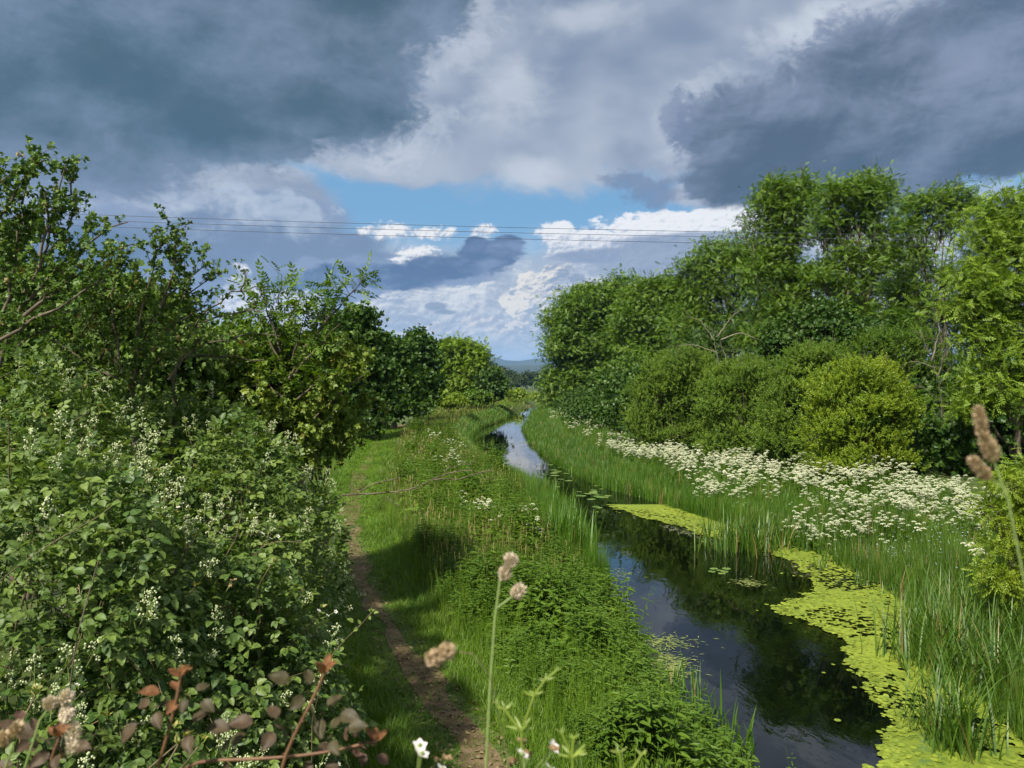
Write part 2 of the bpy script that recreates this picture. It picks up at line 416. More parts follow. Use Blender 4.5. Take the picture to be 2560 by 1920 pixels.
def t_ball(r, sub=0, sq=(1, 1, 1)):
    if not sub: return _cube * r * np.array(sq), _cq
    V, Q = [], []
    g = np.linspace(-1, 1, sub + 2); k = sub + 2
    for ax in range(3):
        for sg in (-1, 1):
            a, b = np.meshgrid(g, g, indexing='ij'); c = np.full_like(a, sg)
            p = [None] * 3; p[ax] = c; p[(ax + 1) % 3] = a; p[(ax + 2) % 3] = b
            pts = unit(np.stack(p, -1).reshape(-1, 3)); o = len(V) * k * k
            i, j = np.meshgrid(np.arange(k - 1), np.arange(k - 1), indexing='ij'); i = i.ravel(); j = j.ravel()
            q = np.stack([i * k + j, (i + 1) * k + j, (i + 1) * k + j + 1, i * k + j + 1], -1)
            V.append(pts); Q.append((q if sg > 0 else q[:, ::-1]) + o)
    return np.concatenate(V) * r * np.array(sq), np.concatenate(Q)

# ------------------------------------------------------------------ materials
def leafmat(name, a, b, trans=0.36, gloss=0.022, rough=0.5, tint=None, mottle=None):
    """leaf: front colour from dark to light by the leaf's own random number, light also passes through"""
    m = bpy.data.materials.new(name); m.use_nodes = True
    t = NT(m.node_tree); t.n.clear()
    out = t.n.new('ShaderNodeOutputMaterial')
    at = t.n.new('ShaderNodeAttribute'); at.attribute_name = 'rnd'
    geo = t.n.new('ShaderNodeNewGeometry')
    n1 = t.noise(geo.outputs['Position'], 0.55, 2.0)
    f = t.m('ADD', t.m('MULTIPLY', at.outputs['Fac'], 0.75), t.m('MULTIPLY', t.m('SUBTRACT', n1, 0.38), 0.8), clamp=True)
    c = t.mix(f, a, b)
    if tint:                                         # a few leaves of another colour
        c = t.mix(t.m('GREATER_THAN', at.outputs['Fac'], tint[1]), c, tint[0])
    if mottle:                                       # blotches and veins too small to model
        n2 = t.noise(geo.outputs['Position'], mottle, 3.0, 0.65)
        k = t.ss(n2, 0.3, 0.7, 0.62, 1.22)
        cb = t.n.new('ShaderNodeCombineXYZ')
        for i in range(3): t.l.new(k, cb.inputs[i])
        c = t.mix(1.0, c, cb.outputs[0], 'MULTIPLY')
    df = t.n.new('ShaderNodeBsdfDiffuse'); t.put(df.inputs[0], c)
    tr = t.n.new('ShaderNodeBsdfTranslucent'); t.put(tr.inputs[0], t.mix(1.0, c, (1.12, 1.15, 0.58), 'MULTIPLY'))
    gl = t.n.new('ShaderNodeBsdfGlossy'); gl.inputs['Roughness'].default_value = rough
    gl.inputs[0].default_value = (0.9, 0.95, 1.0, 1)
    m1 = t.n.new('ShaderNodeMixShader'); m1.inputs[0].default_value = trans
    t.l.new(df.outputs[0], m1.inputs[1]); t.l.new(tr.outputs[0], m1.inputs[2])
    m2 = t.n.new('ShaderNodeMixShader'); m2.inputs[0].default_value = gloss
    t.l.new(m1.outputs[0], m2.inputs[1]); t.l.new(gl.outputs[0], m2.inputs[2])
    t.l.new(m2.outputs[0], out.inputs[0])
    return m
def plainmat(name, a, b, scale=8.0, rough=0.8, bump=0.0, detail=5.0, stretch=(1, 1, 1)):
    m = bpy.data.materials.new(name); m.use_nodes = True
    t = NT(m.node_tree); bs = t.n['Principled BSDF']
    tc = t.n.new('ShaderNodeTexCoord')
    n1 = t.noise(t.v('MULTIPLY', tc.outputs['Object'], stretch), scale, detail, 0.6)
    t.put(bs.inputs['Base Color'], t.mix(t.ss(n1, 0.3, 0.7), a, b))
    bs.inputs['Roughness'].default_value = rough; bs.inputs['Specular IOR Level'].default_value = 0.25
    if bump:
        bp = t.n.new('ShaderNodeBump'); bp.inputs['Strength'].default_value = bump; bp.inputs['Distance'].default_value = 0.02
        t.l.new(n1, bp.inputs['Height']); t.l.new(bp.outputs[0], bs.inputs['Normal'])
    return m

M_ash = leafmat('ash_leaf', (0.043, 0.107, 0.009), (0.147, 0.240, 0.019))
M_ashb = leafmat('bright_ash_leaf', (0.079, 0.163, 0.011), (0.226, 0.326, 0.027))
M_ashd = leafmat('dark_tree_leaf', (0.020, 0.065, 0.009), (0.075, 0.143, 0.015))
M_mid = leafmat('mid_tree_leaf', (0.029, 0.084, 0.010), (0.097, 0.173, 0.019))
M_willow = leafmat('willow_leaf', (0.070, 0.145, 0.015), (0.192, 0.291, 0.032))
M_willowy = leafmat('yellow_willow_leaf', (0.099, 0.184, 0.010), (0.260, 0.342, 0.022))
M_haw = leafmat('hawthorn_leaf', (0.050, 0.118, 0.018), (0.165, 0.250, 0.046), tint=((0.20, 0.16, 0.05), 0.98))
M_olive = leafmat('olive_thorn_leaf', (0.092, 0.158, 0.018), (0.235, 0.310, 0.046), tint=((0.22, 0.19, 0.06), 0.985))
M_bram = leafmat('bramble_leaf', (0.038, 0.096, 0.017), (0.185, 0.262, 0.056), gloss=0.022, rough=0.5, tint=((0.30, 0.28, 0.08), 0.955), mottle=55.0)
M_herb = leafmat('herb_leaf', (0.034, 0.090, 0.009), (0.119, 0.204, 0.020))
M_grass = leafmat('grass_blade', (0.054, 0.133, 0.009), (0.158, 0.265, 0.019))
M_meadow = leafmat('meadow_grass_blade', (0.051, 0.112, 0.010), (0.164, 0.224, 0.029), tint=((0.339, 0.275, 0.119), 0.95))
M_bank = leafmat('bank_grass_blade', (0.038, 0.100, 0.007), (0.113, 0.204, 0.015), tint=((0.249, 0.194, 0.068), 0.965))
M_reed = leafmat('reed_blade', (0.036, 0.106, 0.005), (0.104, 0.209, 0.010), gloss=0.03, tint=((0.260, 0.194, 0.076), 0.965))
M_sedge = leafmat('sedge_blade', (0.034, 0.092, 0.005), (0.102, 0.189, 0.012), gloss=0.035, tint=((0.249, 0.184, 0.068), 0.965))
M_far = leafmat('far_leaf', (0.025, 0.051, 0.012), (0.079, 0.112, 0.022))
M_bark = plainmat('bark', (0.045, 0.036, 0.026), (0.150, 0.125, 0.095), 9.0, 0.9, 0.6, stretch=(1, 1, .25))
M_pale = plainmat('dead_wood', (0.11, 0.095, 0.075), (0.23, 0.205, 0.165), 9.0, 0.85, 0.4, stretch=(1, 1, .3))
M_cane = plainmat('bramble_cane', (0.060, 0.050, 0.030), (0.16, 0.13, 0.07), 14.0, 0.6)
M_white = leafmat('white_floret', (0.48, 0.53, 0.35), (0.74, 0.76, 0.62), trans=0.25, gloss=0.02)
M_bud = leafmat('green_bud', (0.27, 0.34, 0.16), (0.52, 0.56, 0.35), trans=0.1, gloss=0.03)
M_stem = plainmat('green_stem', (0.10, 0.16, 0.04), (0.20, 0.26, 0.08), 12.0, 0.6)

# ------------------------------------------------------------------ lie of the land
_D  = np.array([-40, 0, 8, 9.4, 12, 14, 16, 18, 21, 23, 28, 31, 36, 45, 60, 80, 100, 130, 160, 190, 240])
_XL = np.array([3.2, 3.0, 2.7, 2.55, 2.25, 2.0, 1.85, 1.75, 1.65, 1.5, 1.0, .85, -0.25, -1.9, -3.7, -3.7, -1.4, 0.3, 3.5, 9, 25])
_XO = np.array([5, 4.6, 4.6, 4.55, 5.5, 6.1, 5.5, 7.2, 7.4, 6.6, 4.2, 3.3, 2.8, 1.95, 1.5, 1.25, 2.5, 3.7, 6.6, 13, 30])
_XR = np.array([7, 6.9, 7.0, 7.2, 7.8, 8.3, 8.9, 9.3, 9.0, 8.6, 6.9, 5.9, 4.3, 3.0, 2.0, 1.7, 2.9, 4.0, 7, 14, 32])
def xl(D): return np.interp(D, _D, _XL)
def xo(D): return np.interp(D, _D, _XO)
def xr(D): return np.interp(D, _D, _XR)
_PD = np.array([-5, 4, 8.2, 10.4, 12.8, 15.7, 19.7, 24.8, 35, 55, 64, 90, 140])
_PX = np.array([0.5, 0.35, -.34, -1.19, -2.13, -3.06, -4.1, -5.2, -6.9, -9.4, -10.2, -11.4, -10.5])
def xpath(D): return np.interp(D, _PD, _PX)
def sm(t): t = np.clip(t, 0, 1); return t * t * (3 - 2 * t)
def wob(x, y, s=1.0):
    return (np.sin(x * 1.7 * s + y * .9 * s + 1.3) + np.sin(x * .73 * s - y * 1.31 * s + .4) + np.sin(x * 2.9 * s + 2.1 * y * s)) / 3
def height(x, y):
    x = np.asarray(x, float); y = np.asarray(y, float)
    L = sm((xl(y) - x) / 1.5); R = sm((x - xr(y)) / 2.2)
    zl = -0.12 + 0.82 * L + 0.06 * wob(x, y) * L
    zr = -0.10 + 0.55 * R + 0.10 * wob(x, y, .6) * R + 0.5 * sm((x - xr(y) - 4) / 10)
    z = np.where(x < xl(y), zl, np.where(x > xr(y), zr, -0.12 - 0.6 * sm((x - xl(y)) / .8) * sm((xr(y) - x) / 1.2)))
    # bank of the bridge ramp the photograph is taken from
    z = z + np.where(x < xl(y), 2.5 * (1 - sm(y / 7.5)) * sm((xl(y) - x) / 3.0), 0)
    z = z + np.where(x < -3.2, 0.9 * sm((-3.2 - x) / 3) * (1 - sm((y - 9) / 14)), 0)
    # far fields swell a little
    z = z + 1.2 * sm((y - 420) / 900) * (1 + .4 * np.sin(x * .004))
    return z

def grid_axis(segs):
    out = []
    for a, b, st in segs: out.append(np.arange(a, b, st))
    return np.concatenate(out)
gx = grid_axis([(-9000, -2000, 1000), (-2000, -400, 200), (-400, -80, 40), (-80, -24, 5), (-24, -14, 1.5), (-14, 14, .3), (14, 30, 1.5), (30, 80, 5), (80, 400, 40),
                (400, 2000, 200), (2000, 9001, 1000)])
gy = grid_axis([(-60, -12, 6), (-12, 0, 1.5), (0, 50, .45), (50, 130, 1.2), (130, 260, 5), (260, 600, 20), (600, 2000, 100), (2000, 12001, 500)])
X, Y = np.meshgrid(gx, gy)
Z = height(X, Y)
def gridmesh(name, X, Y, Z, mat, smooth=True):
    r, c = X.shape; i, j = np.meshgrid(np.arange(r - 1), np.arange(c - 1), indexing='ij'); i = i.ravel(); j = j.ravel()
    Q = np.stack([i * c + j, i * c + j + 1, (i + 1) * c + j + 1, (i + 1) * c + j], -1)
    return link_mesh(name, np.stack([X, Y, Z], -1).reshape(-1, 3), Q, mat, smooth=smooth)
M_ground = plainmat('earth_and_turf', (0.030, 0.048, 0.014), (0.075, 0.110, 0.026), 1.3, 0.95, 0.0, 8.0)
tag(gridmesh('ground', X, Y, Z, M_ground), kind='structure')

# worn path: a ribbon laid 4 mm and more over the turf, ragged at the edges
pd = np.concatenate([np.arange(3, 30, .25), np.arange(30, 75, .8)])
hw = 0.18 + 0.05 * np.sin(pd * 1.9) + 0.05 * np.sin(pd * .77 + 1) + .03 * np.sin(pd * 4.3)
hw = hw + 0.10 * sm((pd - 17) / 12)
uu = np.linspace(-1, 1, 9)
PXg = xpath(pd)[:, None] + uu[None] * hw[:, None] + 0.05 * np.sin(pd * 3.1)[:, None]
PYg = np.repeat(pd[:, None], 9, 1) + .0
PZg = height(PXg, PYg) + 0.012 - 0.03 * (1 - uu[None] ** 2)*0 + 0.004
def pathmat():
    m = bpy.data.materials.new('trodden_earth'); m.use_nodes = True
    t = NT(m.node_tree); bs = t.n['Principled BSDF']; tc = t.n.new('ShaderNodeTexCoord')
    o = tc.outputs['Object']
    n1 = t.noise(o, 3.0, 6.0, 0.65); n2 = t.noise(o, 28.0, 5.0, 0.7)
    c = t.mix(t.ss(n1, .35, .65), (0.085, 0.058, 0.034), (0.175, 0.125, 0.080))
    c = t.mix(t.ss(n2, .56, .68), c, (0.060, 0.085, 0.022))
    c = t.mix(t.ss(n2, .26, .36, .7, 0), c, (0.30, 0.27, 0.22))
    t.put(bs.inputs['Base Color'], c); bs.inputs['Roughness'].default_value = 0.95
    bs.inputs['Specular IOR Level'].default_value = 0.15
    bp = t.n.new('ShaderNodeBump'); bp.inputs['Strength'].default_value = 0.7; bp.inputs['Distance'].default_value = 0.03
    t.l.new(n2, bp.inputs['Height']); t.l.new(bp.outputs[0], bs.inputs['Normal'])
    return m
tag(gridmesh('path', PXg, PYg, PZg, pathmat()), kind='structure')

# river
def watermat():
    m = bpy.data.materials.new('river_water'); m.use_nodes = True
    t = NT(m.node_tree); bs = t.n['Principled BSDF']; tc = t.n.new('ShaderNodeTexCoord'); o = tc.outputs['Object']
    bs.inputs['Base Color'].default_value = (0.001, 0.002, 0.001, 1); bs.inputs['Roughness'].default_value = 0.015
    bs.inputs['IOR'].default_value = 1.45
    n1 = t.noise(t.v('MULTIPLY', o, (2.2, 1.0, 1)), 2.4, 3.0, 0.5)
    n2 = t.noise(t.v('MULTIPLY', o, (2.0, 0.9, 1)), 0.45, 2.0, 0.5)
    h = t.m('MULTIPLY', n1, t.ss(n2, .42, .66, .12, 1.0))
    bp = t.n.new('ShaderNodeBump'); bp.inputs['Strength'].default_value = 0.07; bp.inputs['Distance'].default_value = 0.05
    t.l.new(h, bp.inputs['Height']); t.l.new(bp.outputs[0], bs.inputs['Normal'])
    return m
wy = np.concatenate([np.arange(-40, 0, 5), np.arange(0, 60, 1.0), np.arange(60, 241, 5)])
wu = np.linspace(0, 1, 5)
WX = (xl(wy) - .6)[:, None] + (xr(wy) - xl(wy) + 1.2)[:, None] * wu[None]
tag(gridmesh('water', WX, np.repeat(wy[:, None], 5, 1), np.zeros_like(WX), watermat()), kind='structure')

# far hills
def ridge(name, D, pts, base_py, mat, depth, rough, seed):
    """pts: skyline as (pixel column, pixel row) at distance D, extended both ways; a solid body with a back slope"""
    r = np.random.default_rng(seed)
    xs = np.linspace(-1.1 * D, 1.1 * D, 360)
    px = np.array([p[0] for p in pts]); zz = np.array([CAMZ + (960 - p[1]) / F * D for p in pts])
    cx = (px - 1280) / F * D
    top = np.interp(xs, cx, zz)
    for k in range(1, 6): top += rough * D * 0.0006 / k * np.sin(xs / D * 23 * k * 1.7 + r.uniform(0, 6))
    t = np.concatenate([np.linspace(0, 1, 9), np.linspace(.8, 0, 5)])
    yy = np.concatenate([np.linspace(D - depth, D, 9), np.linspace(D + depth * .3, D + depth, 5)])
    Zs = np.outer(sm(t), np.maximum(top, 3)) + 0.0
    Zs += (rough * 2.0 * np.sin(xs[None] * .0041 + yy[:, None] * .003) * np.sin(xs[None] * .0013 - yy[:, None] * .0021)) * (t[:, None] * (1 - t[:, None])) * 8
    return tag(gridmesh(name, np.repeat(xs[None], len(yy), 0), np.repeat(yy[:, None], len(xs), 1), Zs - 1.5, mat), kind='structure')
M_fell = plainmat('fell_grass', (0.025, 0.036, 0.020), (0.050, 0.055, 0.032), 0.0012, 0.95, detail=8)
M_farm = plainmat('farmland', (0.035, 0.055, 0.020), (0.110, 0.150, 0.040), 0.006, 0.95, detail=3)
ridge('hills', 9000, [(-2000, 905), (400, 900), (900, 890), (1100, 897), (1180, 893), (1235, 891), (1264, 901), (1300, 903), (1345, 897), (1390, 893), (1600, 886), (2100, 902), (4000, 900)],
      960, M_fell, 2500, 1.0, 3)
ridge('foothills', 5200, [(-2000, 930), (800, 922), (1150, 916), (1230, 910), (1290, 913), (1340, 911), (1400, 914), (1900, 920), (4000, 930)], 960, M_fell, 1400, 1.0, 4)
ridge('farmland_rise', 2300, [(-2000, 945), (1100, 946), (1260, 942), (1300, 934), (1350, 929), (1390, 926), (1500, 922), (2200, 930), (4000, 945)], 960, M_farm, 700, .6, 5)

# ------------------------------------------------------------------ trees and bushes
def lobes_at(D, L):
    """(px, py, rx, ry[, dd, depth factor]) at distance D -> centres and radii in metres"""
    c, r = [], []
    for l in L:
        d = D + (l[4] if len(l) > 4 else 0)
        c.append(P(l[0], l[1], d)); k = d / F
        r.append((l[2] * k, l[2] * k * (l[5] if len(l) > 5 else 1.0), l[3] * k))
    return np.array(c), np.array(r)

def crown_points(C, R, dens, per, cr, inner=0.62, low=0.45):
    pos, outw, cid, ccen = [], [], [], []
    k = 0
    for c, r in zip(C, R):
        area = 4 * math.pi * (((r[0] * r[1]) ** 1.6 + (r[0] * r[2]) ** 1.6 + (r[1] * r[2]) ** 1.6) / 3) ** (1 / 1.6)
        n = max(5, int(area * dens))
        d = sphere(int(n * 1.5)); keep = (d[:, 2] > -.35) | (rng.random(len(d)) < low); d = d[keep][:n]
        f = np.where(rng.random(len(d)) < .11, U(1.05, 1.28, len(d)), U(inner, 1.04, len(d)))
        f *= 1 + 0.14 * np.sin(d[:, 0] * 5 + c[0]) * np.sin(d[:, 1] * 4 + c[1]) + .1 * np.sin(d[:, 2] * 7 + c[2])
        cc = c + d * r * f[:, None]
        m = rng.poisson(per, len(d)) + 2
        idx = np.repeat(np.arange(len(d)), m)
        off = rng.normal(size=(len(idx), 3)) * cr * np.array([1, 1, .62])
        p = cc[idx] + off
        pos.append(p); outw.append(unit(d[idx] * .7 + unit(off) * .5)); cid.append(idx + k); ccen.append(cc); k += len(d)
    return np.concatenate(pos), np.concatenate(outw), np.concatenate(cid), np.concatenate(ccen)

def curve(p0, p1, n=7, sag=0.0, wobble=0.05, up=0.0):
    p0, p1 = np.asarray(p0, float), np.asarray(p1, float); t = np.linspace(0, 1, n)[:, None]
    L = np.linalg.norm(p1 - p0)
    p = p0 + (p1 - p0) * t + np.array([0, 0, 1.0]) * (up * L) * (t * (1 - t)) * 2
    return p + rng.normal(size=(n, 3)) * wobble * L * .25 * np.sin(t * math.pi)

def lobe_tree(name, label, cat, base, C, R, leafT, leafM, barkM=None, trunk_r=.15, dens=2.2, per=14, cr=.38, sc=1.0, style='droop',
              group=None, bare=0.0, stems=1, twig=.45, inner=.62, low=.45, wind=(0, 0, 0), trunkname='trunk', top_frac=.6, frac=3):
    root = empty(name, base); tag(root, label, cat, group); base = np.asarray(base, float)
    C0, R0 = C, R
    if frac:
        Cs, Rs = [C], [R * .9]
        for c, r in zip(C, R):
            d = sphere(frac * 3); d = d[d[:, 2] > -.3][:frac]
            Cs.append(c + d * r * U(.75, 1.0, (len(d), 1))); Rs.append(r * U(.26, .52, (len(d), 1)))
        C, R = np.concatenate(Cs), np.concatenate(Rs)
    ws = [Acc() for _ in range(stems)]; ctop = C[np.argsort(C[:, 2])[-max(1, len(C) // 2):]].mean(0)
    paths = []
    for s_ in range(stems):
        b = base + (np.array([U(-.5, .5), U(-.4, .4), 0]) * (stems > 1) * max(.3, trunk_r * 3))
        tgt = ctop if stems == 1 else C[rng.integers(len(C))]
        e = b + (tgt - b) * np.array([.8, .8, top_frac if stems == 1 else .85])
        pth = curve(b - np.array([0, 0, .15]), e, 9, wobble=.10)
        rr = trunk_r * (1 if stems == 1 else .6) * np.linspace(1.15, .35, 9)
        ws[s_].tube(pth, rr, 7); paths.append((pth, rr))
    pidx, ends = [], []
    for c, r in zip(C0, R0):
        pi_ = len(pidx) % len(paths); pth, rr = paths[pi_]; w = ws[pi_]; pidx.append(pi_)
        zt = np.clip((c[2] - base[2]) * U(.35, .62), .2, 1e9) + base[2]
        i = int(np.argmin(abs(pth[:, 2] - zt))); i = max(1, min(i, len(pth) - 1))
        lp = curve(pth[i], c + np.array([0, 0, r[2] * .3]), 8, up=.10, wobble=.14)
        w.tube(lp, np.linspace(rr[i] * .62, .018 + trunk_r * .06, 8), 5); ends.append(lp)
        for j in range(3):
            q = lp[U(0, 1) > .5 and 4 or 5]; e = c + sphere(1)[0] * r * .8
            w.tube(curve(q, e, 5, wobble=.16), np.linspace(.012 + trunk_r * .16, .01, 5), 4)
    pos, outw, cid, ccen = crown_points(C, R, dens, per, cr, inner, low)
    # twigs out to some of the leaf clumps
    for q in ccen[rng.random(len(ccen)) < twig]:
        j = int(np.argmin((((q - C0) / R0) ** 2).sum(1)))
        s0 = ends[j][rng.integers(4, 8)]
        ws[pidx[j]].tube(curve(s0, q + (q - s0) * .12, 4, wobble=.15), np.linspace(.008 + trunk_r * .05, .005, 4), 3)
    if bare:                                            # dead twigs standing out of the crown
        top = ccen[np.argsort(-ccen[:, 2])]
        for q in top[:int(len(top) * bare)]:
            e = q + np.array([U(-.3, .3), U(-.3, .3), U(.5, 1.5)]) * cr * 2.2
            ws[0].tube(curve(q, e, 5, wobble=.2), np.linspace(.016, .006, 5), 3)
    for w in ws: w.build(trunkname, barkM or M_bark, root, base)
    a = Acc(); N = len(pos); up = np.array([0, 0, 1.0]); crn = rng.random(cid.max() + 1)
    if style == 'droop':
        f = outw * .65 + rng.normal(size=(N, 3)) * .55 + np.array([0, 0, .05]) + np.array(wind)
        nn = up * .75 + outw * .35 + rng.normal(size=(N, 3)) * .38
    elif style == 'up':
        f = outw * .7 + rng.normal(size=(N, 3)) * .42 + up * .75
        nn = outw * .7 + rng.normal(size=(N, 3)) * .6 + up * .1
    else:
        f = rng.normal(size=(N, 3)) + outw * .5; nn = up * .6 + outw * .5 + rng.normal(size=(N, 3)) * .45
    rnd = np.clip(.55 * crn[cid] + .45 * rng.random(N) + .0, 0, 1)
    a.scatter(leafT, pos, basis(f, nn), sc * U(.7, 1.25, N), rnd=rnd)
    a.build('crown', leafM, root, base)
    return root

PIN_FAR = t_pinnate(3, .16, .085, .30, t_rhomb, .22)          # far ash spray: broad leaflets
PIN_MID = t_pinnate(4, .115, .052, .30, t_rhomb, .25)
PIN_NEAR = t_pinnate(4, .085, .034, .24, t_leaf, .4)
def t_shoot(L, n, ll, lw, leaf=t_rhomb, sp=.7):
    parts = [strip([(0, 0, 0), (0, L * .5, 0), (0, L, 0)], [.012, .009, .004], (1, 0, 0))]
    for i in range(n):
        a = i * 2.4; t = .1 + .9 * i / n
        dx, dz = math.cos(a), math.sin(a)
        parts.append(place(leaf(ll * (1.1 - .4 * t), lw * (1.1 - .3 * t)), (0, L * t, 0), (dx * sp, .75, dz * sp), (-dx * .5, .6, -dz * .5 + .35)))
    return join(parts)[:2]
SHOOT = t_shoot(.30, 10, .115, .050)
SHOOTN = t_shoot(.30, 12, .075, .028)
def t_cluster(n, ll, lw, leaf=t_rhomb, seed=1):
    r = np.random.default_rng(seed); parts = []
    for i in range(n):
        a = i * 6.283 / n + r.uniform(-.3, .3)
        parts.append(place(leaf(ll * r.uniform(.7, 1.1), lw), (0, r.uniform(0, .03), 0), (math.cos(a), .55, math.sin(a)), (-math.cos(a) * .3 + r.normal(0, .2), 1, -math.sin(a) * .3 + .3)))
    return join(parts)[:2]
BROAD = t_cluster(5, .16, .11, seed=2)
BROADF = t_cluster(5, .34, .24, seed=3)
ROS = t_cluster(6, .040, .030, t_leaf, 4)
ROSM = t_cluster(5, .055, .040, t_rhomb, 5)

def gz(px, D):
    x = (px - 1280) / F * D
    return np.array([x, D, float(height(x, D))])

# --- belt of trees on the right bank, from the far bend to the right edge
def rtree(label, D, bpx, L, leafT=PIN_MID, leafM=None, name='ash_tree', cat='tree', **k):
    C, R = lobes_at(D, L)
    return lobe_tree(name, label, cat, gz(bpx, D), C, R, leafT, leafM or M_ash, **k)

rtree('rounded ash tree at the far left end of the right-bank tree belt', 124, 1490,
      [(1470, 760, 80, 50), (1425, 815, 55, 55), (1535, 770, 60, 60), (1400, 885, 40, 55), (1465, 860, 80, 80), (1545, 850, 80, 80), (1395, 950, 36, 40), (1455, 950, 70, 60),
       (1530, 950, 75, 60), (1420, 1000, 50, 26), (1500, 1005, 70, 28)], PIN_FAR, trunk_r=.4, dens=.62, per=20, cr=.85, sc=1.8, wind=(.35, 0, 0), inner=.45)
rtree('broad ash tree second from the far end, bare twigs along its top', 104, 1650,
      [(1600, 745, 55, 42), (1660, 735, 55, 42), (1700, 770, 50, 50), (1590, 820, 60, 65), (1665, 830, 70, 70), (1610, 900, 65, 60), (1690, 910, 60, 60), (1640, 970, 80, 50),
       (1570, 960, 50, 50)], PIN_FAR, trunk_r=.36, dens=.72, per=19, cr=.76, sc=1.6, bare=.05, wind=(.35, 0, 0), inner=.5)
rtree('ash tree with a stepped crown in front of the tall group', 74, 1800,
      [(1735, 690, 50, 40), (1790, 655, 60, 40), (1850, 625, 55, 42), (1895, 650, 45, 50), (1760, 755, 60, 55), (1840, 725, 75, 65), (1900, 745, 50, 60), (1710, 810, 50, 50),
       (1800, 830, 70, 55), (1880, 830, 60, 50), (1740, 880, 50, 40)], PIN_MID, trunk_r=.3, dens=1.0, per=19, cr=.60, sc=1.4, wind=(.3, 0, 0))
rtree('tallest ash on the left of the high group, dense top over a bare trunk', 54, 1995,
      [(1925, 490, 42, 36), (1975, 478, 45, 34), (1910, 545, 40, 42), (1965, 540, 50, 42), (2010, 520, 36, 40), (1925, 600, 36, 34), (1990, 590, 30, 26), (1900, 680, 46, 34), (1945, 640, 30, 26), (2015, 700, 34, 34),
       (1960, 770, 60, 50), (2010, 800, 60, 50), (1930, 850, 60, 50), (1985, 690, 26, 24)],
      PIN_MID, trunk_r=.26, dens=1.8, per=18, cr=.46, sc=1.2, bare=.03, wind=(.35, 0, .1), top_frac=.8)
rtree('tall leafy ash in the middle of the high group', 50, 2120,
      [(2075, 490, 42, 28), (2130, 478, 42, 32), (2178, 468, 30, 30), (2205, 512, 46, 42), (2120, 545, 46, 40), (2180, 580, 46, 46), (2085, 590, 34, 40, 2), (2110, 655, 44, 40),
       (2175, 670, 42, 44), (2060, 700, 36, 40), (2130, 730, 46, 36), (2095, 800, 60, 50), (2170, 800, 54, 50), (2210, 640, 30, 40), (2050, 560, 24, 30)],
      PIN_MID, trunk_r=.3, dens=1.8, per=18, cr=.46, sc=1.2, bare=.02, wind=(.35, 0, .1), top_frac=.8)
rtree('thin-crowned ash with open branches against the sky', 53, 2330,
      [(2285, 525, 36, 22), (2335, 510, 34, 22), (2380, 495, 32, 24), (2415, 520, 30, 20), (2350, 560, 40, 26), (2270, 580, 26, 30), (2300, 640, 34, 34), (2260, 720, 30, 40),
       (2300, 760, 40, 40), (2360, 700, 30, 34), (2250, 820, 44, 44)],
      PIN_MID, trunk_r=.17, dens=1.9, per=16, cr=.44, sc=1.2, bare=.03, stems=3, twig=.9, wind=(.35, 0, .05), top_frac=.85)
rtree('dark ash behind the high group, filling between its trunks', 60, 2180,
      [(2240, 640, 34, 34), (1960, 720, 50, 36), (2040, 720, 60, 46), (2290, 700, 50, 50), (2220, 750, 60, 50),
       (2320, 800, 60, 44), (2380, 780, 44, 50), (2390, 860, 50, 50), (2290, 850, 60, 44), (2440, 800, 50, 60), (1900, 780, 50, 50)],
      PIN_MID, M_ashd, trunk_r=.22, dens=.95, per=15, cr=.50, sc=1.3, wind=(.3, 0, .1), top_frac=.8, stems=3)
rtree('big bright green ash filling the right edge', 30, 2545,
      [(2545, 520, 60, 34), (2490, 560, 44, 32), (2560, 600, 70, 50), (2450, 620, 44, 40), (2520, 660, 66, 46), (2410, 690, 46, 34), (2470, 720, 60, 44), (2560, 740, 70, 50),
       (2400, 760, 42, 34), (2490, 800, 66, 44), (2580, 840, 80, 60), (2440, 860, 46, 36), (2520, 890, 66, 44), (2600, 950, 80, 60), (2470, 960, 60, 40), (2540, 1010, 70, 44),
       (2440, 1020, 44, 28), (2600, 700, 80, 60)],
      PIN_NEAR, M_ashb, trunk_r=.22, dens=2.1, per=20, cr=.33, sc=1.3, wind=(.3, 0, .1), stems=2)
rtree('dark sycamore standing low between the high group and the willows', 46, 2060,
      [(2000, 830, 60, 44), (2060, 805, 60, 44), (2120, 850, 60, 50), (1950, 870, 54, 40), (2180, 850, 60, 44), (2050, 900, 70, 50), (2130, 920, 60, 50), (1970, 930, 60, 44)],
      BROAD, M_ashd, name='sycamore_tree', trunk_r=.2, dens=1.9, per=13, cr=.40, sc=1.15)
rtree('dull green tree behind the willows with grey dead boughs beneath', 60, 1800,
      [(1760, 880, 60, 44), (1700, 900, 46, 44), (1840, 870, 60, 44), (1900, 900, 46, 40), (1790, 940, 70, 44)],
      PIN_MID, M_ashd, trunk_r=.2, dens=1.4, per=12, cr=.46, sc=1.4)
rtree('olive-leaved sallow behind the yellow willow', 41, 2210,
      [(2170, 885, 54, 36), (2220, 860, 50, 34), (2260, 900, 44, 44), (2150, 930, 50, 40), (2290, 950, 44, 50), (2330, 1000, 40, 50), (2300, 880, 46, 40), (2370, 940, 46, 50), (2390, 1030, 50, 50)],
      SHOOT, M_ash, name='sallow_tree', trunk_r=.14, dens=2.2, per=13, cr=.32, sc=1.0, style='up', stems=4)

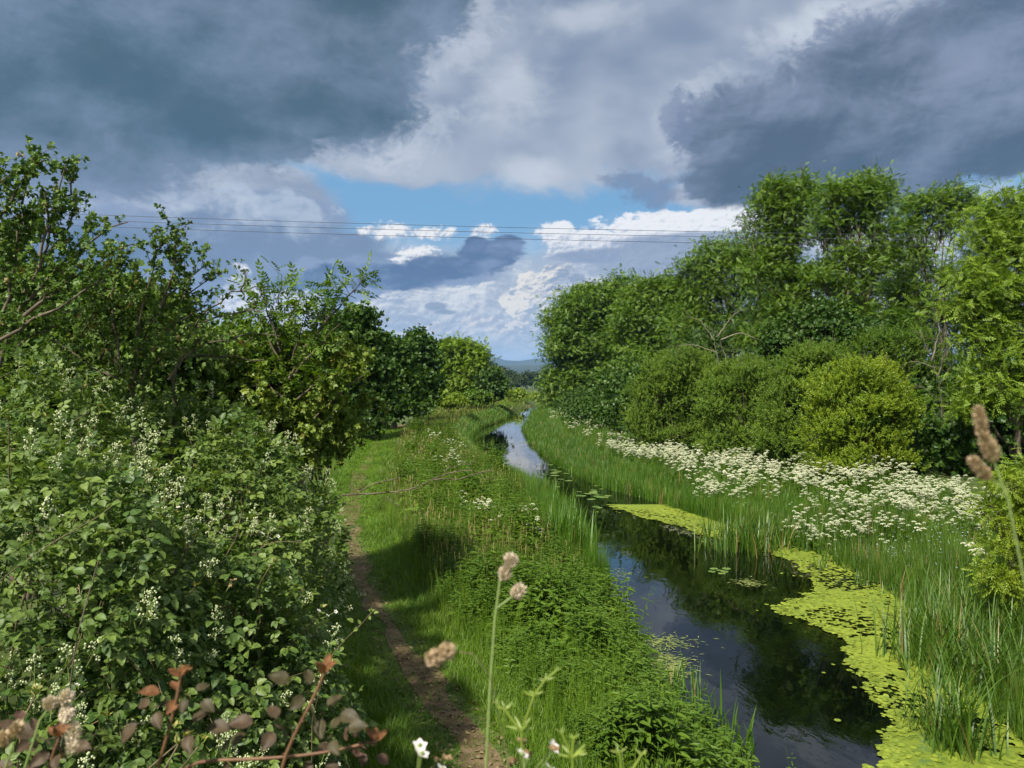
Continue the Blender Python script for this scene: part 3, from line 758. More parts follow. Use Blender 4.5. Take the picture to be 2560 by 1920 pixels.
# --- willow bushes along the water meadow
def bush(label, D, bpx, L, leafM, leafT=SHOOT, **k):
    C, R = lobes_at(D, L)
    kk = dict(trunk_r=.10, dens=1.6, per=22, cr=.25, sc=1.0, frac=5, style='up', stems=6, twig=.5, bare=.07, trunkname='stem', group='willow bushes on the right bank')
    kk.update(k)
    return lobe_tree('willow_bush', label, 'bush', gz(bpx, D), C, R, leafT, leafM, **kk)
bush('grey-green willow bush, leftmost of the row, nearest the flower bank bend', 43, 1680,
     [(1690, 930, 70, 44), (1650, 1000, 66, 64), (1735, 985, 66, 70), (1610, 1075, 46, 54), (1690, 1080, 70, 60), (1755, 1080, 46, 60), (1640, 1125, 60, 34)], M_willow)
bush('willow bush with two rounded tops, second from the left', 38, 1850,
     [(1840, 945, 60, 40), (1885, 985, 54, 54), (1800, 1010, 54, 60), (1860, 1070, 66, 64), (1790, 1110, 50, 50), (1900, 1120, 54, 50), (1830, 1150, 70, 30)], M_willow)
bush('tall pointed willow bush in the middle of the row', 35, 2030,
     [(2045, 895, 46, 34), (2000, 950, 56, 50), (2070, 970, 54, 60), (1960, 1030, 56, 54), (2030, 1060, 64, 64), (1950, 1110, 50, 54), (2010, 1150, 64, 40)], M_willow)
bush('round yellow-green willow bush standing forward of the others', 31, 2160,
     [(2160, 945, 60, 36), (2105, 1000, 64, 56), (2190, 1000, 70, 60), (2240, 1060, 44, 70), (2070, 1080, 54, 60), (2150, 1090, 84, 70), (2110, 1160, 74, 46), (2210, 1150, 60, 50)],
     M_willowy, SHOOT, dens=1.7, per=22)

# --- trees of the hedge on the left, beyond the thicket
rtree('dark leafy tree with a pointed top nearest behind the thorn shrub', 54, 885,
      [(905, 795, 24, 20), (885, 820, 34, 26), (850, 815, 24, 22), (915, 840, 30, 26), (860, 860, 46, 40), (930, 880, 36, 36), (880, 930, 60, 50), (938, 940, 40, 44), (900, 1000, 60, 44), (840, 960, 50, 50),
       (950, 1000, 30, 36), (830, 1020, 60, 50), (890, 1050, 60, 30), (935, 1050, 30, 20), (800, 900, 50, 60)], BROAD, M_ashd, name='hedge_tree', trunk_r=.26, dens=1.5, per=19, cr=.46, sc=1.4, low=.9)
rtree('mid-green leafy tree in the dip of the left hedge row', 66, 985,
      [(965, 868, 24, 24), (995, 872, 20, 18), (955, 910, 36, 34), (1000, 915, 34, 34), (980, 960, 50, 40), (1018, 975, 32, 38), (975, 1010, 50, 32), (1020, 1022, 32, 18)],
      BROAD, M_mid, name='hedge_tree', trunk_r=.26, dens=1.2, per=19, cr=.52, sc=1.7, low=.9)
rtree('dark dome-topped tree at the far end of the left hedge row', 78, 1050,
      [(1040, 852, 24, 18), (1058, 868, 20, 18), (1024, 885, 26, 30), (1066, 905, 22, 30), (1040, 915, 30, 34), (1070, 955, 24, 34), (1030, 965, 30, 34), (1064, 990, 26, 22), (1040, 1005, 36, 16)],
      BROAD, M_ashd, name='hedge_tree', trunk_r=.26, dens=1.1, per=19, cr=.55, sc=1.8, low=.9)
rtree('sunlit yellow-green tree standing beyond the dark hedge trees', 115, 1160,
      [(1140, 876, 34, 22), (1175, 880, 26, 24), (1190, 910, 28, 34), (1125, 920, 28, 40), (1160, 930, 40, 44), (1195, 955, 30, 34), (1130, 970, 34, 26), (1165, 980, 40, 18)],
      PIN_FAR, M_ashb, name='hedge_tree', trunk_r=.25, dens=.85, per=24, cr=.7, sc=1.9, low=.9)
rtree('low dark hedge bush at the foot of the sunlit tree', 112, 1230,
      [(1220, 946, 22, 20), (1240, 966, 20, 18), (1205, 972, 26, 20), (1238, 982, 22, 10)], BROAD, M_ashd, name='hedge_bush', cat='bush', trunk_r=.1, dens=1.2, per=18, cr=.6, sc=2.0, stems=4, trunkname='stem', low=.9)
rtree('flat bright yellow bush at the end of the grass strip', 98, 1118,
      [(1098, 998, 22, 10), (1128, 998, 24, 10), (1112, 1008, 34, 10), (1146, 1006, 16, 8)], BROAD, M_willowy, name='hedge_bush', cat='bush', trunk_r=.05, dens=2.2, per=20, cr=.32, sc=1.4, stems=5, trunkname='stem')
rtree('small rounded green bush right of the flat yellow bush', 104, 1195,
      [(1180, 990, 22, 9), (1205, 990, 20, 9), (1190, 998, 32, 9)], BROAD, M_ash, name='hedge_bush', cat='bush', trunk_r=.05, dens=2, per=18, cr=.36, sc=1.5, stems=5, trunkname='stem')
# thick hedge behind the brambles
def hbush(label, D, bpx, L, leafM=None, sc=.62, **k):
    kk = dict(name='hedge_bush', cat='bush', trunk_r=.06, dens=5.5, per=20, cr=.20, sc=sc, stems=6, trunkname='stem', low=.8, twig=.25); kk.update(k)
    return rtree(label, D, bpx, L, BROAD, leafM or M_ashd, **kk)
hbush('dense dark hedge bush behind the brambles, under the tall ragged hawthorn', 11.5, 60,
      [(-40, 800, 110, 90), (60, 850, 110, 80), (160, 830, 90, 90), (0, 930, 130, 90), (140, 930, 120, 90), (120, 740, 70, 70), (-20, 640, 50, 60), (60, 1030, 120, 80), (180, 1030, 110, 80), (-80, 700, 70, 80), (40, 740, 70, 70)], M_haw)
hbush('dense dark hedge bush behind the brambles, under the spiky hawthorn', 11.2, 300,
      [(240, 770, 60, 60), (330, 745, 64, 60), (410, 800, 60, 60), (230, 860, 80, 80), (300, 840, 80, 80), (370, 850, 80, 90), (440, 880, 80, 70), (270, 940, 110, 80), (390, 950, 110, 80), (300, 1040, 110, 80), (430, 1040, 110, 70)], M_haw)
hbush('hedge bush filling the gap between the spiky hawthorn and the young ash', 13.2, 560,
      [(500, 920, 80, 60), (570, 900, 70, 70), (630, 880, 70, 70), (540, 980, 100, 70), (630, 960, 80, 70), (675, 955, 50, 50)], M_ash)
hbush('low leafy hedge bush where the olive thorn leans to the path', 15.0, 800,
      [(720, 1040, 80, 70), (780, 1050, 80, 70), (820, 1080, 44, 50), (740, 1120, 90, 60)], M_ash, sc=.5)
rtree('dull bush under the far end of the right-bank belt', 150, 1400,
      [(1395, 985, 22, 16), (1425, 990, 26, 20), (1375, 998, 20, 8)], BROADF, M_olive, name='hedge_bush', cat='bush', trunk_r=.1, dens=.9, per=10, cr=.7, sc=1.2, stems=4, trunkname='stem')
rtree('creamy flowering bush at the edge of the far field', 165, 1275,
      [(1265, 983, 16, 8), (1290, 986, 16, 9)], BROADF, M_willowy, name='hedge_bush', cat='bush', trunk_r=.1, dens=.9, per=10, cr=.6, sc=1.0, stems=4, trunkname='stem')

# --- the wood across the far field: single trees
FT = [(1195, 928, 26, 26, 640, 'far dark tree with a spiky top, leftmost across the field'), (1222, 926, 20, 22, 650, 'far dark tree second from the left across the field'),
      (1240, 930, 18, 22, 620, 'far tree with a flat top across the field'), (1262, 936, 20, 20, 600, 'far round tree left of the pale tree'),
      (1278, 940, 16, 20, 590, 'far pale grey-green tree, tallest dome of the wood'), (1252, 950, 18, 14, 560, 'low far bush in front of the wood on the left'),
      (1298, 948, 18, 12, 540, 'low rounded far tree standing forward in the middle'), (1318, 944, 18, 14, 600, 'far tree right of the middle of the wood'),
      (1338, 942, 20, 16, 620, 'far dark tree near the right end of the wood'), (1360, 940, 20, 18, 640, 'far dark tree at the right end of the wood'),
      (1384, 940, 24, 20, 660, 'far tree half hidden behind the right-bank ash'), (1215, 946, 22, 16, 600, 'far dark tree low on the left of the wood'),
      (1165, 930, 26, 26, 650, 'far tree half hidden behind the sunlit hedge tree')]
for (px, py, rx, ry, D, lab) in FT:
    L = [(px, py, rx * .8, ry * .8), (px - rx * .5, py + ry * .5, rx * .7, ry * .6), (px + rx * .5, py + ry * .45, rx * .7, ry * .65), (px, py + ry * .9, rx, ry * .5)]
    C, R = lobes_at(D, L)
    lobe_tree('far_tree', lab, 'tree', gz(px, D), C, R, BROADF, M_far, trunk_r=.5, dens=.2, per=6, cr=1.1, sc=2.6, frac=2, group='trees of the wood across the field', twig=.1)

# --- trees drawn limb by limb: the thorns and the young ash over the thicket
def limb_tree(name, label, cat, D, bpx, limbs, leafT, leafM, r0=.05, twigs=5.0, tl=(.25, .7), step=.05, sc=1.0, upw=.35, leafy=.15, jit=.35, barkM=None,
              sub=1, tw_r=.005, base=None, spread=.8, lf=.6, fill=1.0, droop=0.0):
    b = gz(bpx, D) if base is None else np.asarray(base, float)
    root = empty(name, b); tag(root, label, cat)
    w = Acc(); a = Acc(); LP, LF, LN = [], [], []
    for L in limbs:
        dd = U(-jit, jit); k = len(L)
        pts = np.array([P(q[0], q[1], D + dd + (q[2] if len(q) > 2 else 0)) for q in L])
        # smooth and roughen the polyline
        s_ = np.concatenate([[0], np.cumsum(np.linalg.norm(np.diff(pts, axis=0), axis=1))]); n = max(6, int(s_[-1] / .16))
        u = np.linspace(0, s_[-1], n); pl = np.stack([np.interp(u, s_, pts[:, i]) for i in range(3)], -1)
        for _ in range(2): pl[1:-1] = (pl[:-2] + pl[1:-1] * 2 + pl[2:]) / 4
        pl[1:-1] += rng.normal(size=(n - 2, 3)) * .016
        r = np.linspace(r0 * (.35 + .65 * min(1, s_[-1] / 3)), .006, n)
        w.tube(pl, r, 5)
        m = int(s_[-1] * twigs)
        for j in range(m):
            q = U(leafy, 1.0); i = min(int(q * (n - 1)), n - 2)
            p = pl[i] + (pl[i + 1] - pl[i]) * U(0, 1); d = unit(pl[i + 1] - pl[i])
            dr = unit(d * .55 + sphere(1)[0] * spread + np.array([0, 0, upw])); ln = U(*tl) * (1.15 - .55 * q)
            tw = curve(p, p + dr * ln, 5, wobble=.2, up=-droop); w.tube(tw, np.linspace(tw_r, tw_r * .45, 5), 3)
            segs = [tw]
            for _ in range(sub):
                i2 = rng.integers(1, 4); d2 = unit(dr * .5 + sphere(1)[0] * .8 + np.array([0, 0, .15])); t2 = curve(tw[i2], tw[i2] + d2 * ln * U(.3, .65), 4, wobble=.2)
                w.tube(t2, np.linspace(tw_r * .65, tw_r * .4, 4), 3); segs.append(t2)
            for sg in segs:
                l = np.linalg.norm(sg[-1] - sg[0]); c = max(2, int(l / step))
                tt = np.linspace(.15, 1, c) * (len(sg) - 1); ii = np.minimum(tt.astype(int), len(sg) - 2); fr = (tt - ii)[:, None]
                keep = rng.random(c) < fill
                LP.append((sg[ii] * (1 - fr) + sg[ii + 1] * fr)[keep]); dd_ = unit(sg[-1] - sg[0])
                LF.append((dd_[None] * lf + rng.normal(size=(c, 3)) * .6 + np.array([0, 0, -droop]))[keep]); LN.append((np.array([0, 0, .8]) + rng.normal(size=(c, 3)) * .5)[keep])
    w.build('branches', barkM or M_bark, root, b)
    if leafT is not None:
        p = np.concatenate(LP); f = np.concatenate(LF); nn = np.concatenate(LN)
        a.scatter(leafT, p, basis(f, nn), sc * U(.65, 1.25, len(p))); a.build('leaves', leafM, root, b)
    return root

limb_tree('hawthorn_tree', 'tall ragged hawthorn rising highest at the left edge', 'tree', 8.0, -30,
    [[(-60, 1350), (-40, 1000), (0, 850), (35, 640), (60, 480), (95, 385)], [(-40, 1000), (50, 770), (120, 620), (145, 500), (165, 410)], [(120, 640), (170, 560), (200, 520)],
     [(60, 760), (150, 660), (230, 600), (320, 555)], [(60, 790), (190, 690), (260, 640), (330, 610)], [(-60, 660), (-10, 560), (40, 470), (110, 400)],
     [(-60, 560), (-10, 450), (40, 425)], [(0, 850), (90, 790), (170, 760), (260, 700)], [(-40, 900), (40, 860), (130, 820), (200, 780)], [(-60, 760), (0, 680), (60, 600), (110, 540)],
     [(150, 520), (190, 450), (195, 420)], [(-80, 640), (-30, 620), (60, 560)], [(100, 640), (130, 560), (110, 480)], [(0, 900), (60, 820), (130, 700), (190, 640)]],
    ROS, M_haw, r0=.034, twigs=13, tl=(.12, .42), step=.034, sc=1.05, jit=.5, upw=.5)
limb_tree('hawthorn_tree', 'spreading hawthorn with spiky upswept twigs behind the thicket', 'tree', 9.2, 330,
    [[(330, 1300), (335, 960), (345, 800), (375, 690), (415, 600)], [(340, 880), (400, 770), (470, 690), (515, 660)], [(300, 920), (275, 770), (290, 660), (340, 610)],
     [(370, 800), (440, 740), (500, 730), (520, 700)], [(330, 960), (260, 860), (220, 770), (215, 700)], [(345, 850), (410, 840), (470, 790), (520, 760)],
     [(400, 770), (440, 690), (450, 640), (440, 590)], [(300, 950), (200, 900), (130, 850)], [(320, 980), (400, 900), (470, 860), (520, 850)], [(250, 900), (300, 800), (330, 720)], [(150, 930), (200, 850), (260, 760)],
     [(420, 950), (460, 880), (540, 850), (590, 850)]],
    ROS, M_haw, r0=.026, twigs=13, tl=(.18, .6), step=.036, sc=1.02, upw=.6)
limb_tree('hawthorn_tree', 'thin straggling hawthorn with long bent twigs between the spiky thorn and the ash', 'tree', 9.8, 470,
    [[(430, 1250), (440, 900), (500, 790), (560, 740), (640, 715)], [(480, 830), (540, 790), (600, 770), (660, 780)], [(600, 730), (615, 700), (612, 676)], [(470, 880), (560, 850), (640, 830), (700, 840)],
     [(440, 900), (520, 880), (600, 900), (660, 900)]],
    ROS, M_haw, r0=.03, twigs=7, tl=(.12, .4), step=.05, sc=.95, upw=.35, fill=.85)
limb_tree('ash_sapling', 'young ash with drooping sprays standing out of the left hedge', 'tree', 12.2, 715,
    [[(715, 1200), (700, 950), (695, 830), (700, 740), (704, 685)], [(720, 950), (770, 850), (815, 770), (835, 715)], [(760, 870), (830, 790), (880, 720), (910, 698)],
     [(700, 900), (655, 820), (640, 760)], [(700, 880), (665, 770), (660, 720)], [(740, 930), (800, 860), (850, 810)], [(690, 950), (640, 880), (620, 830)], [(720, 800), (745, 760), (760, 730)],
     [(730, 900), (760, 820), (770, 780)], [(760, 960), (830, 900), (880, 860)], [(700, 990), (650, 940), (620, 900)], [(740, 1000), (800, 950), (860, 930)]],
    PIN_NEAR, M_ash, r0=.035, twigs=9, tl=(.2, .5), step=.085, sc=1.0, upw=.5, lf=.9, droop=.12, sub=1)
limb_tree('hawthorn_shrub', 'yellow-olive hawthorn shrub leaning over the path', 'bush', 12.6, 790,
    [[(760, 1250), (740, 1000), (700, 900), (690, 860)], [(780, 1200), (800, 1000), (820, 920), (850, 880)], [(760, 1050), (680, 980), (620, 950)], [(780, 1050), (860, 980), (905, 940)], [(800, 1100), (870, 1040), (910, 1010)],
     [(720, 980), (650, 930), (590, 920)], [(790, 980), (770, 900), (780, 860)], [(800, 1080), (860, 1090), (900, 1080)], [(740, 1080), (660, 1040), (600, 1010)], [(820, 1000), (880, 930), (900, 900)],
     [(760, 960), (730, 880), (740, 850)], [(780, 1130), (840, 1120), (880, 1100)], [(840, 960), (830, 890), (850, 860)], [(700, 1060), (640, 1000), (640, 960)]],
    ROSM, M_olive, r0=.022, twigs=15, tl=(.25, .75), step=.027, sc=1.15, tw_r=.0032, jit=.9, upw=.2, leafy=.05, sub=2)
limb_tree('hawthorn_shrub', 'pale leafy thorn spray arching out in front of the dark hedge tree', 'bush', 13.5, 900,
    [[(860, 1120), (890, 1040), (930, 1015), (965, 1012), (1000, 1028)], [(870, 1080), (910, 1040), (950, 1050), (975, 1060)], [(860, 1130), (900, 1080), (925, 1090), (940, 1095)]],
    ROSM, M_olive, r0=.015, twigs=5, tl=(.1, .3), step=.05, sc=.9, upw=.0, base=(-3.0, 13.2, .7), leafy=.4)
limb_tree('hawthorn_shrub', 'low thorn branch with brownish leaves reaching across the path', 'bush', 10.5, 800,
    [[(790, 1300), (830, 1240), (900, 1228), (965, 1240), (1040, 1215), (1120, 1180), (1180, 1176)], [(965, 1240), (1000, 1262)], [(1080, 1200), (1140, 1200), (1230, 1176)], [(900, 1228), (960, 1200), (1010, 1190)],
     [(1110, 1182), (1150, 1160), (1190, 1150)]],
    ROS, M_olive, r0=.016, twigs=4, tl=(.1, .3), step=.045, sc=.8, upw=.2, base=(-2.5, 10.5, .75), leafy=.1, fill=.7, jit=.1)
# dead trees and bare boughs on the right
limb_tree('dead_tree', 'leafless pale dead tree with two stems behind the willows', 'dead tree', 47, 1800,
    [[(1806, 1000), (1800, 920), (1788, 870), (1780, 820)], [(1822, 990), (1816, 900), (1800, 850)], [(1790, 880), (1730, 860), (1690, 866)], [(1800, 850), (1850, 830), (1900, 850), (1920, 840)], [(1785, 850), (1750, 800), (1720, 790)],
     [(1795, 840), (1830, 790), (1860, 770)]], None, None, r0=.05, twigs=2.4, tl=(.5, 1.6), upw=.1, barkM=M_pale, sub=3)
limb_tree('dead_tree', 'leafless dead tree with angular branches beside the bright ash', 'dead tree', 33, 2355,
    [[(2360, 1130), (2352, 980), (2330, 900), (2300, 830)], [(2350, 960), (2390, 900), (2420, 880)], [(2335, 920), (2290, 900), (2260, 910)], [(2352, 1000), (2310, 970), (2290, 960)], [(2345, 940), (2370, 860), (2360, 800)],
     [(2356, 1020), (2400, 990), (2440, 985)], [(2330, 900), (2350, 820), (2330, 760)]], None, None, r0=.045, twigs=3.6, tl=(.35, 1.1), upw=.1, barkM=M_pale, sub=3)
limb_tree('dead_tree', 'bare dead crown sticking out left of the tallest ash', 'dead tree', 58, 1880,
    [[(1900, 800), (1890, 680), (1868, 600), (1850, 560), (1812, 545)], [(1885, 640), (1880, 560), (1858, 510)], [(1880, 600), (1890, 540), (1872, 520)], [(1868, 600), (1830, 580), (1815, 590)], [(1885, 640), (1902, 560), (1896, 530)]],
    None, None, r0=.06, twigs=1.5, tl=(.4, 1.2), upw=.5, sub=2)

# ------------------------------------------------------------------ bramble thicket
PAL = [t_palmate(3, .062, .046), t_palmate(5, .056, .040)]
PALS = [t_palmate(3, .065, .048, t_leaf), t_palmate(5, .060, .042, t_leaf)]
def bud_spray(seed, L=.17, nb=24, r=.0046):
    g = np.random.default_rng(seed); w = Acc()
    ax = np.stack([np.zeros(6), np.linspace(0, L * .12, 6) * g.normal(0, .5), np.linspace(0, L, 6)], -1); w.tube(ax, np.linspace(.0028, .0014, 6), 4, 0)
    nl = 9
    for i in range(nl):
        t = .25 + .75 * i / (nl - 1) + g.uniform(-.05, .05); a = i * 2.4 + g.uniform(-.6, .6); ln = (.045 * (1 - t) ** .8 + .006) * g.uniform(.5, 1.3)
        p = np.array([0, 0, L * min(t, 1)]); e = p + np.array([math.cos(a) * ln, math.sin(a) * ln, ln * g.uniform(.3, .9)])
        if ln > .012: w.tube(np.array([p, (p + e) / 2, e]), .0012, 3, 0)
        for q in range(max(2, int(nb / nl * g.uniform(.5, 1.5)))):
            c = e + g.normal(size=3) * .0065; V, Q = t_ball(r * g.uniform(.65, 1.25), sq=(1, 1, 1.25)); w.add(V + c, Q, 1, g.random())
    return w
def blossom(seed, n=4):
    g = np.random.default_rng(seed); w = Acc()
    for k in range(n):
        c = np.array([g.normal(0, .022), g.normal(0, .022), .03 + g.uniform(0, .04)])
        w.tube(np.array([(0, 0, 0), c * .5 + (0, 0, -.004), c]), .0012, 3, 0)
        tilt = basis(np.array([[g.normal(0, .3), 1, g.normal(0, .2)]]), np.array([[g.normal(0, .5), g.normal(0, .5), 1]]))[0]
        for i in range(5):
            a = i * 1.2566; V, Q = place(t_leaf(.0125, .0105, .1, -.2), (0, 0, 0), (math.cos(a), math.sin(a), .15), (0, 0, 1))
            w.add(V @ tilt.T + c, Q, 1, g.random())
        V, Q = t_ball(.0035); w.add(V + c + tilt[:, 2] * .002, Q, 2, .6)
    return w
M_petal = leafmat('bramble_petal', (0.70, 0.66, 0.66), (0.84, 0.80, 0.80), trans=.25, gloss=.02)
M_brown = leafmat('withered_sepal', (0.16, 0.10, 0.05), (0.38, 0.27, 0.16), trans=.1, gloss=.02)
SPRAYS = [bud_spray(i, .15 + .03 * (i % 3), 36 + 4 * i).build('flower_spray', [M_stem, M_bud]) for i in range(4)]
BLOOMS = [blossom(20 + i, 3 + i).build('blossom', [M_stem, M_petal, M_stem]) for i in range(3)]
BROWNS = [blossom(30 + i, 5).build('withered_blossom', [M_stem, M_brown, M_brown]) for i in range(2)]
for o in SPRAYS + BLOOMS + BROWNS: COL.objects.unlink(o)

def bramble(label, x, y, top, r, h, n, near, ns, nb, seed, rx=1.0, nw=0):
    g0 = np.array([x, y, float(height(x, y))]); root = empty('bramble_bush', g0)
    tag(root, label, 'bramble', 'bramble bushes of the thicket on the left')
    c = np.array([x, y, top - h]); R = np.array([r * rx, r, h])
    n = int(n * 1.32); kc = int(n / 11); dc = sphere(kc * 2); dc = dc[dc[:, 2] > -.25][:kc]; fc = 1.0 - np.abs(rng.normal(0, .10, len(dc)))
    ci = rng.integers(len(dc), size=n); d = unit(dc[ci] + rng.normal(size=(n, 3)) * np.array([.11, .11, .06]) / r)
    f = fc[ci] - np.abs(rng.normal(0, .05, n))
    lump = 1 + .13 * np.sin(d[:, 0] * 4.3 + seed) * np.cos(d[:, 1] * 3.7 + seed * 2) + .07 * np.sin(d[:, 2] * 9 + d[:, 0] * 5 + seed)
    p = c + d * R * (f * lump)[:, None] + rng.normal(size=(len(d), 3)) * .035
    low = d[:, 2] < 0; p[low, 2] = c[2] - rng.random(low.sum()) * max(.1, c[2] - g0[2] - .1)
    nrm = np.array([0, 0, .85]) + d * .45 + rng.normal(size=d.shape) * .30
    fw = d * np.array([1, 1, .25]) + rng.normal(size=d.shape) * .7; fw[:, 2] -= .1
    k = rng.random(len(p)) < .55; a = Acc(); T = PAL if near else PALS
    # new growth tips are lighter
    rn = rng.random(len(p)) * .93
    for T_, m in ((T[0], k), (T[1], ~k)): a.scatter(T_, p[m], basis(fw[m], nrm[m]), U(.52, 1.22, m.sum()) * near_scale(y), rnd=rn[m])
    # rosettes at the tips, yellowish to bronze
    tipn = int(18 * r); dd = sphere(tipn * 3); dd = dd[dd[:, 2] > .15][:tipn]
    tp = c + dd * R * 1.05
    for q, dq in zip(tp, dd):
        m_ = 7; ang = rng.random(m_) * 6.28; fwd = np.stack([np.cos(ang), np.sin(ang), U(.1, .9, m_)], -1) + dq
        a.scatter(t_leaf(.05, .024, .3), np.repeat(q[None], m_, 0), basis(fwd, rng.normal(size=(m_, 3)) * .3 + np.array([0, 0, 1])), U(.6, 1.1, m_), rnd=U(.9, 1.0, m_))
    a.build('leaves', M_bram, root, g0)
    w = Acc()
    for _ in range(int(7 * r)):                      # dead, tangled and overarching canes
        d1, d2 = sphere(1)[0], sphere(1)[0]; d1[2] = abs(d1[2]) * .8; d2[2] = abs(d2[2])
        w.tube(curve(c + d1 * R * .9, c + d2 * R * 1.12, 8, up=.25, wobble=.1), np.linspace(.005, .0022, 8), 4)
    for q in tp[:max(6, tipn // 2)]:
        s0 = g0 + np.array([U(-.4, .4) * r, U(-.4, .4) * r, 0]); w.tube(curve(s0, q, 9, up=.22, wobble=.08), np.linspace(.0075, .0035, 9), 5)
    w.build('canes', M_cane, root, g0, smooth=True)
    def put(lib, cnt, zlo, s_):
        dd = sphere(cnt * 6); dd = dd[(dd[:, 2] > zlo) & (dd[:, 1] < .75)][:cnt]
        for q, dq in zip(c + dd * R * 1.02, dd):
            o = copy_tree(lib[rng.integers(len(lib))], parent=root)
            o.location = tuple(q - g0); ax = Vector(tuple(dq * .7 + np.array([0, 0, .8]) + rng.normal(size=3) * .25))
            e = ax.to_track_quat('Z', 'Y').to_euler(); o.rotation_euler = e; o.scale = (s_ * U(.8, 1.3),) * 3
    put(SPRAYS, int(ns * 2.7), .0, 1.0); put(BLOOMS, nb, .1, 1.2); put(BROWNS, nw, .1, 1.1)
    return root
def near_scale(y): return 1.0 + .02 * max(0, y - 5)
BR = [('bramble bush at the lower left corner below the camera, big dusty leaves', -1.9, 3.1, 3.35, 1.05, 1.5, 2300, 1, 20, 5, 1),
      ('high bramble bush at the left edge with pale upright flower spikes', -3.0, 4.7, 4.40, 1.15, 1.7, 2700, 1, 24, 2, 2),
      ('bramble bush in the middle of the thicket, dark between its leaves', -2.15, 5.3, 3.80, .95, 1.6, 2200, 1, 17, 4, 3),
      ('leafy bramble bush against the spiky hawthorn', -2.75, 7.0, 4.30, 1.1, 1.8, 2300, 0, 26, 1, 4),
      ('broad bramble bush below the tall ragged hawthorn', -4.3, 6.9, 4.72, 1.35, 2.0, 2700, 0, 26, 1, 5),
      ('bramble bush under the olive thorn shrub', -3.1, 9.2, 3.95, 1.15, 1.9, 2200, 0, 20, 0, 6),
      ('last bramble bush of the thicket beside the far bend of the path', -4.25, 11.6, 3.5, 1.1, 1.9, 2000, 0, 10, 0, 7),
      ('low bramble bush spilling towards the path', -2.3, 6.5, 2.75, .85, 1.4, 1900, 1, 14, 4, 8),
      ('bramble bush at the bottom of the thicket beside the near path', -1.5, 4.5, 2.40, .85, 1.1, 2000, 1, 13, 5, 9),
      ('bramble bush facing the middle of the path', -3.05, 8.0, 3.3, .95, 1.7, 2000, 0, 14, 1, 10),
      ('bramble bush deep in the hedge under the hawthorns', -5.6, 9.4, 4.95, 1.5, 2.0, 2400, 0, 12, 0, 11),
      ('bramble bush in front of the straggling hawthorn', -4.1, 9.8, 4.55, 1.2, 2.0, 2200, 0, 16, 0, 12),
      ('bramble bush half out of the frame at the left', -3.0, 3.3, 3.75, .9, 1.4, 1900, 1, 10, 3, 13),
      ('small bramble bush low down between the path and the corner', -.95, 3.25, 2.35, .62, .7, 1100, 1, 8, 3, 14)]
for b in BR: bramble(*b, nw=2 if b[7] else 0)

# ------------------------------------------------------------------ grass, herbs, reeds
def logD(n, a, b): return np.exp(U(math.log(a), math.log(b), n))
def stuff(name, acc, mats, label=None): return tag(acc.build(name, mats), label, None, None, 'stuff')
def ground_pts(n, D0, D1, lo, hi, pw=1.0):
    D = logD(n, D0, D1); a, b = lo(D), hi(D); x = a + (b - a) * rng.random(n) ** pw
    return x, D
TUF = [t_tuft(9, 1, .030, .10, (.1, .9), 3, s) for s in range(5)]          # height 1, scaled later
TUFT_UP = [t_tuft(8, 1, .022, .09, (.02, .35), 3, s + 10) for s in range(4)]
def scatter_tufts(acc, lib, x, y, h, wsc, rnd=None, lean=.1, mat=0):
    z = height(x, y); n = len(x); k = rng.integers(len(lib), size=n)
    for i, T in enumerate(lib):
        m = k == i
        R = rotz(U(0, 6.283, m.sum()), rng.normal(0, lean, m.sum()))
        acc.scatter(T, np.stack([x[m], y[m], z[m] - .02], -1), R, np.stack([wsc[m], wsc[m], h[m]], -1), mat=mat, rnd=None if rnd is None else rnd[m])
def wid(D, k=1.0): return k * (.22 + .020 * D)

# short turf beside and on the path
a = Acc()
x, D = ground_pts(34000, 2.2, 70, lambda D: xpath(D) - 1.35 - .02 * D, lambda D: xpath(D) + 1.0 + .01 * D)
off = abs(x - xpath(D)); w_ = .25 + .16 * sm((D - 17) / 12)
keep = (off > w_ + rng.normal(0, .06, len(x))) | (rng.random(len(x)) < .26 + .40 * sm((D - 17) / 9))
x, D, off = x[keep], D[keep], off[keep]
hh = (.06 + .20 * sm((off - .25) / .9)) * U(.6, 1.3, len(x)) + .002 * D
scatter_tufts(a, TUF, x, D, hh, wid(D, .62) * .8, lean=.25)
stuff('short_grass', a, M_grass)
a = Acc(); x, D = ground_pts(2600, 7.5, 40, lambda D: xpath(D) - .5, lambda D: xpath(D) + .5)
a.scatter(t_leaf(.055, .03, .3, .2), np.stack([x, D, height(x, D) + .03], -1), basis(np.concatenate([sphere(len(x))[:, :2], np.zeros((len(x), 1))], 1), np.array([0, 0, 1.0]) + rng.normal(size=(len(x), 3)) * .25), U(.3, 1.3, len(x)))
stuff('leaf_litter', a, leafmat('fallen_leaf', (.06, .06, .02), (.24, .20, .10), trans=.1))

# long meadow grass between path and river
a = Acc()
x, D = ground_pts(30000, 12, 125, lambda D: xpath(D) + .75 + .004 * D, lambda D: xl(D) + .1 - .6 * sm((D - 14) / 3) * (1 - sm((D - 30) / 6)))
keep = rng.random(len(x)) < sm((D - 12) / 16) * .8 + .2; x, D = x[keep], D[keep]
patch = wob(x * 1.3, D * .5, .6)
tuss = np.maximum(0, wob(x * 2.3, D * 1.1 + x, 1.0)); hh = (.42 + .16 * patch + .38 * tuss) * U(.5, 1.35, len(x)) * (.40 + .60 * sm((x - xpath(D) - .5 + .3 * wob(D, x, 2)) / 1.4))
scatter_tufts(a, TUF + TUFT_UP, x, D, hh, wid(D, .7), rnd=np.clip(rng.random(len(x)) * .8 + .15 * patch + .1 * sm((D - 60) / 30), 0, 1), lean=.15)
x, D = ground_pts(9000, 13, 110, lambda D: xpath(D) + 1.1 + .01 * D, lambda D: xl(D) - .2)
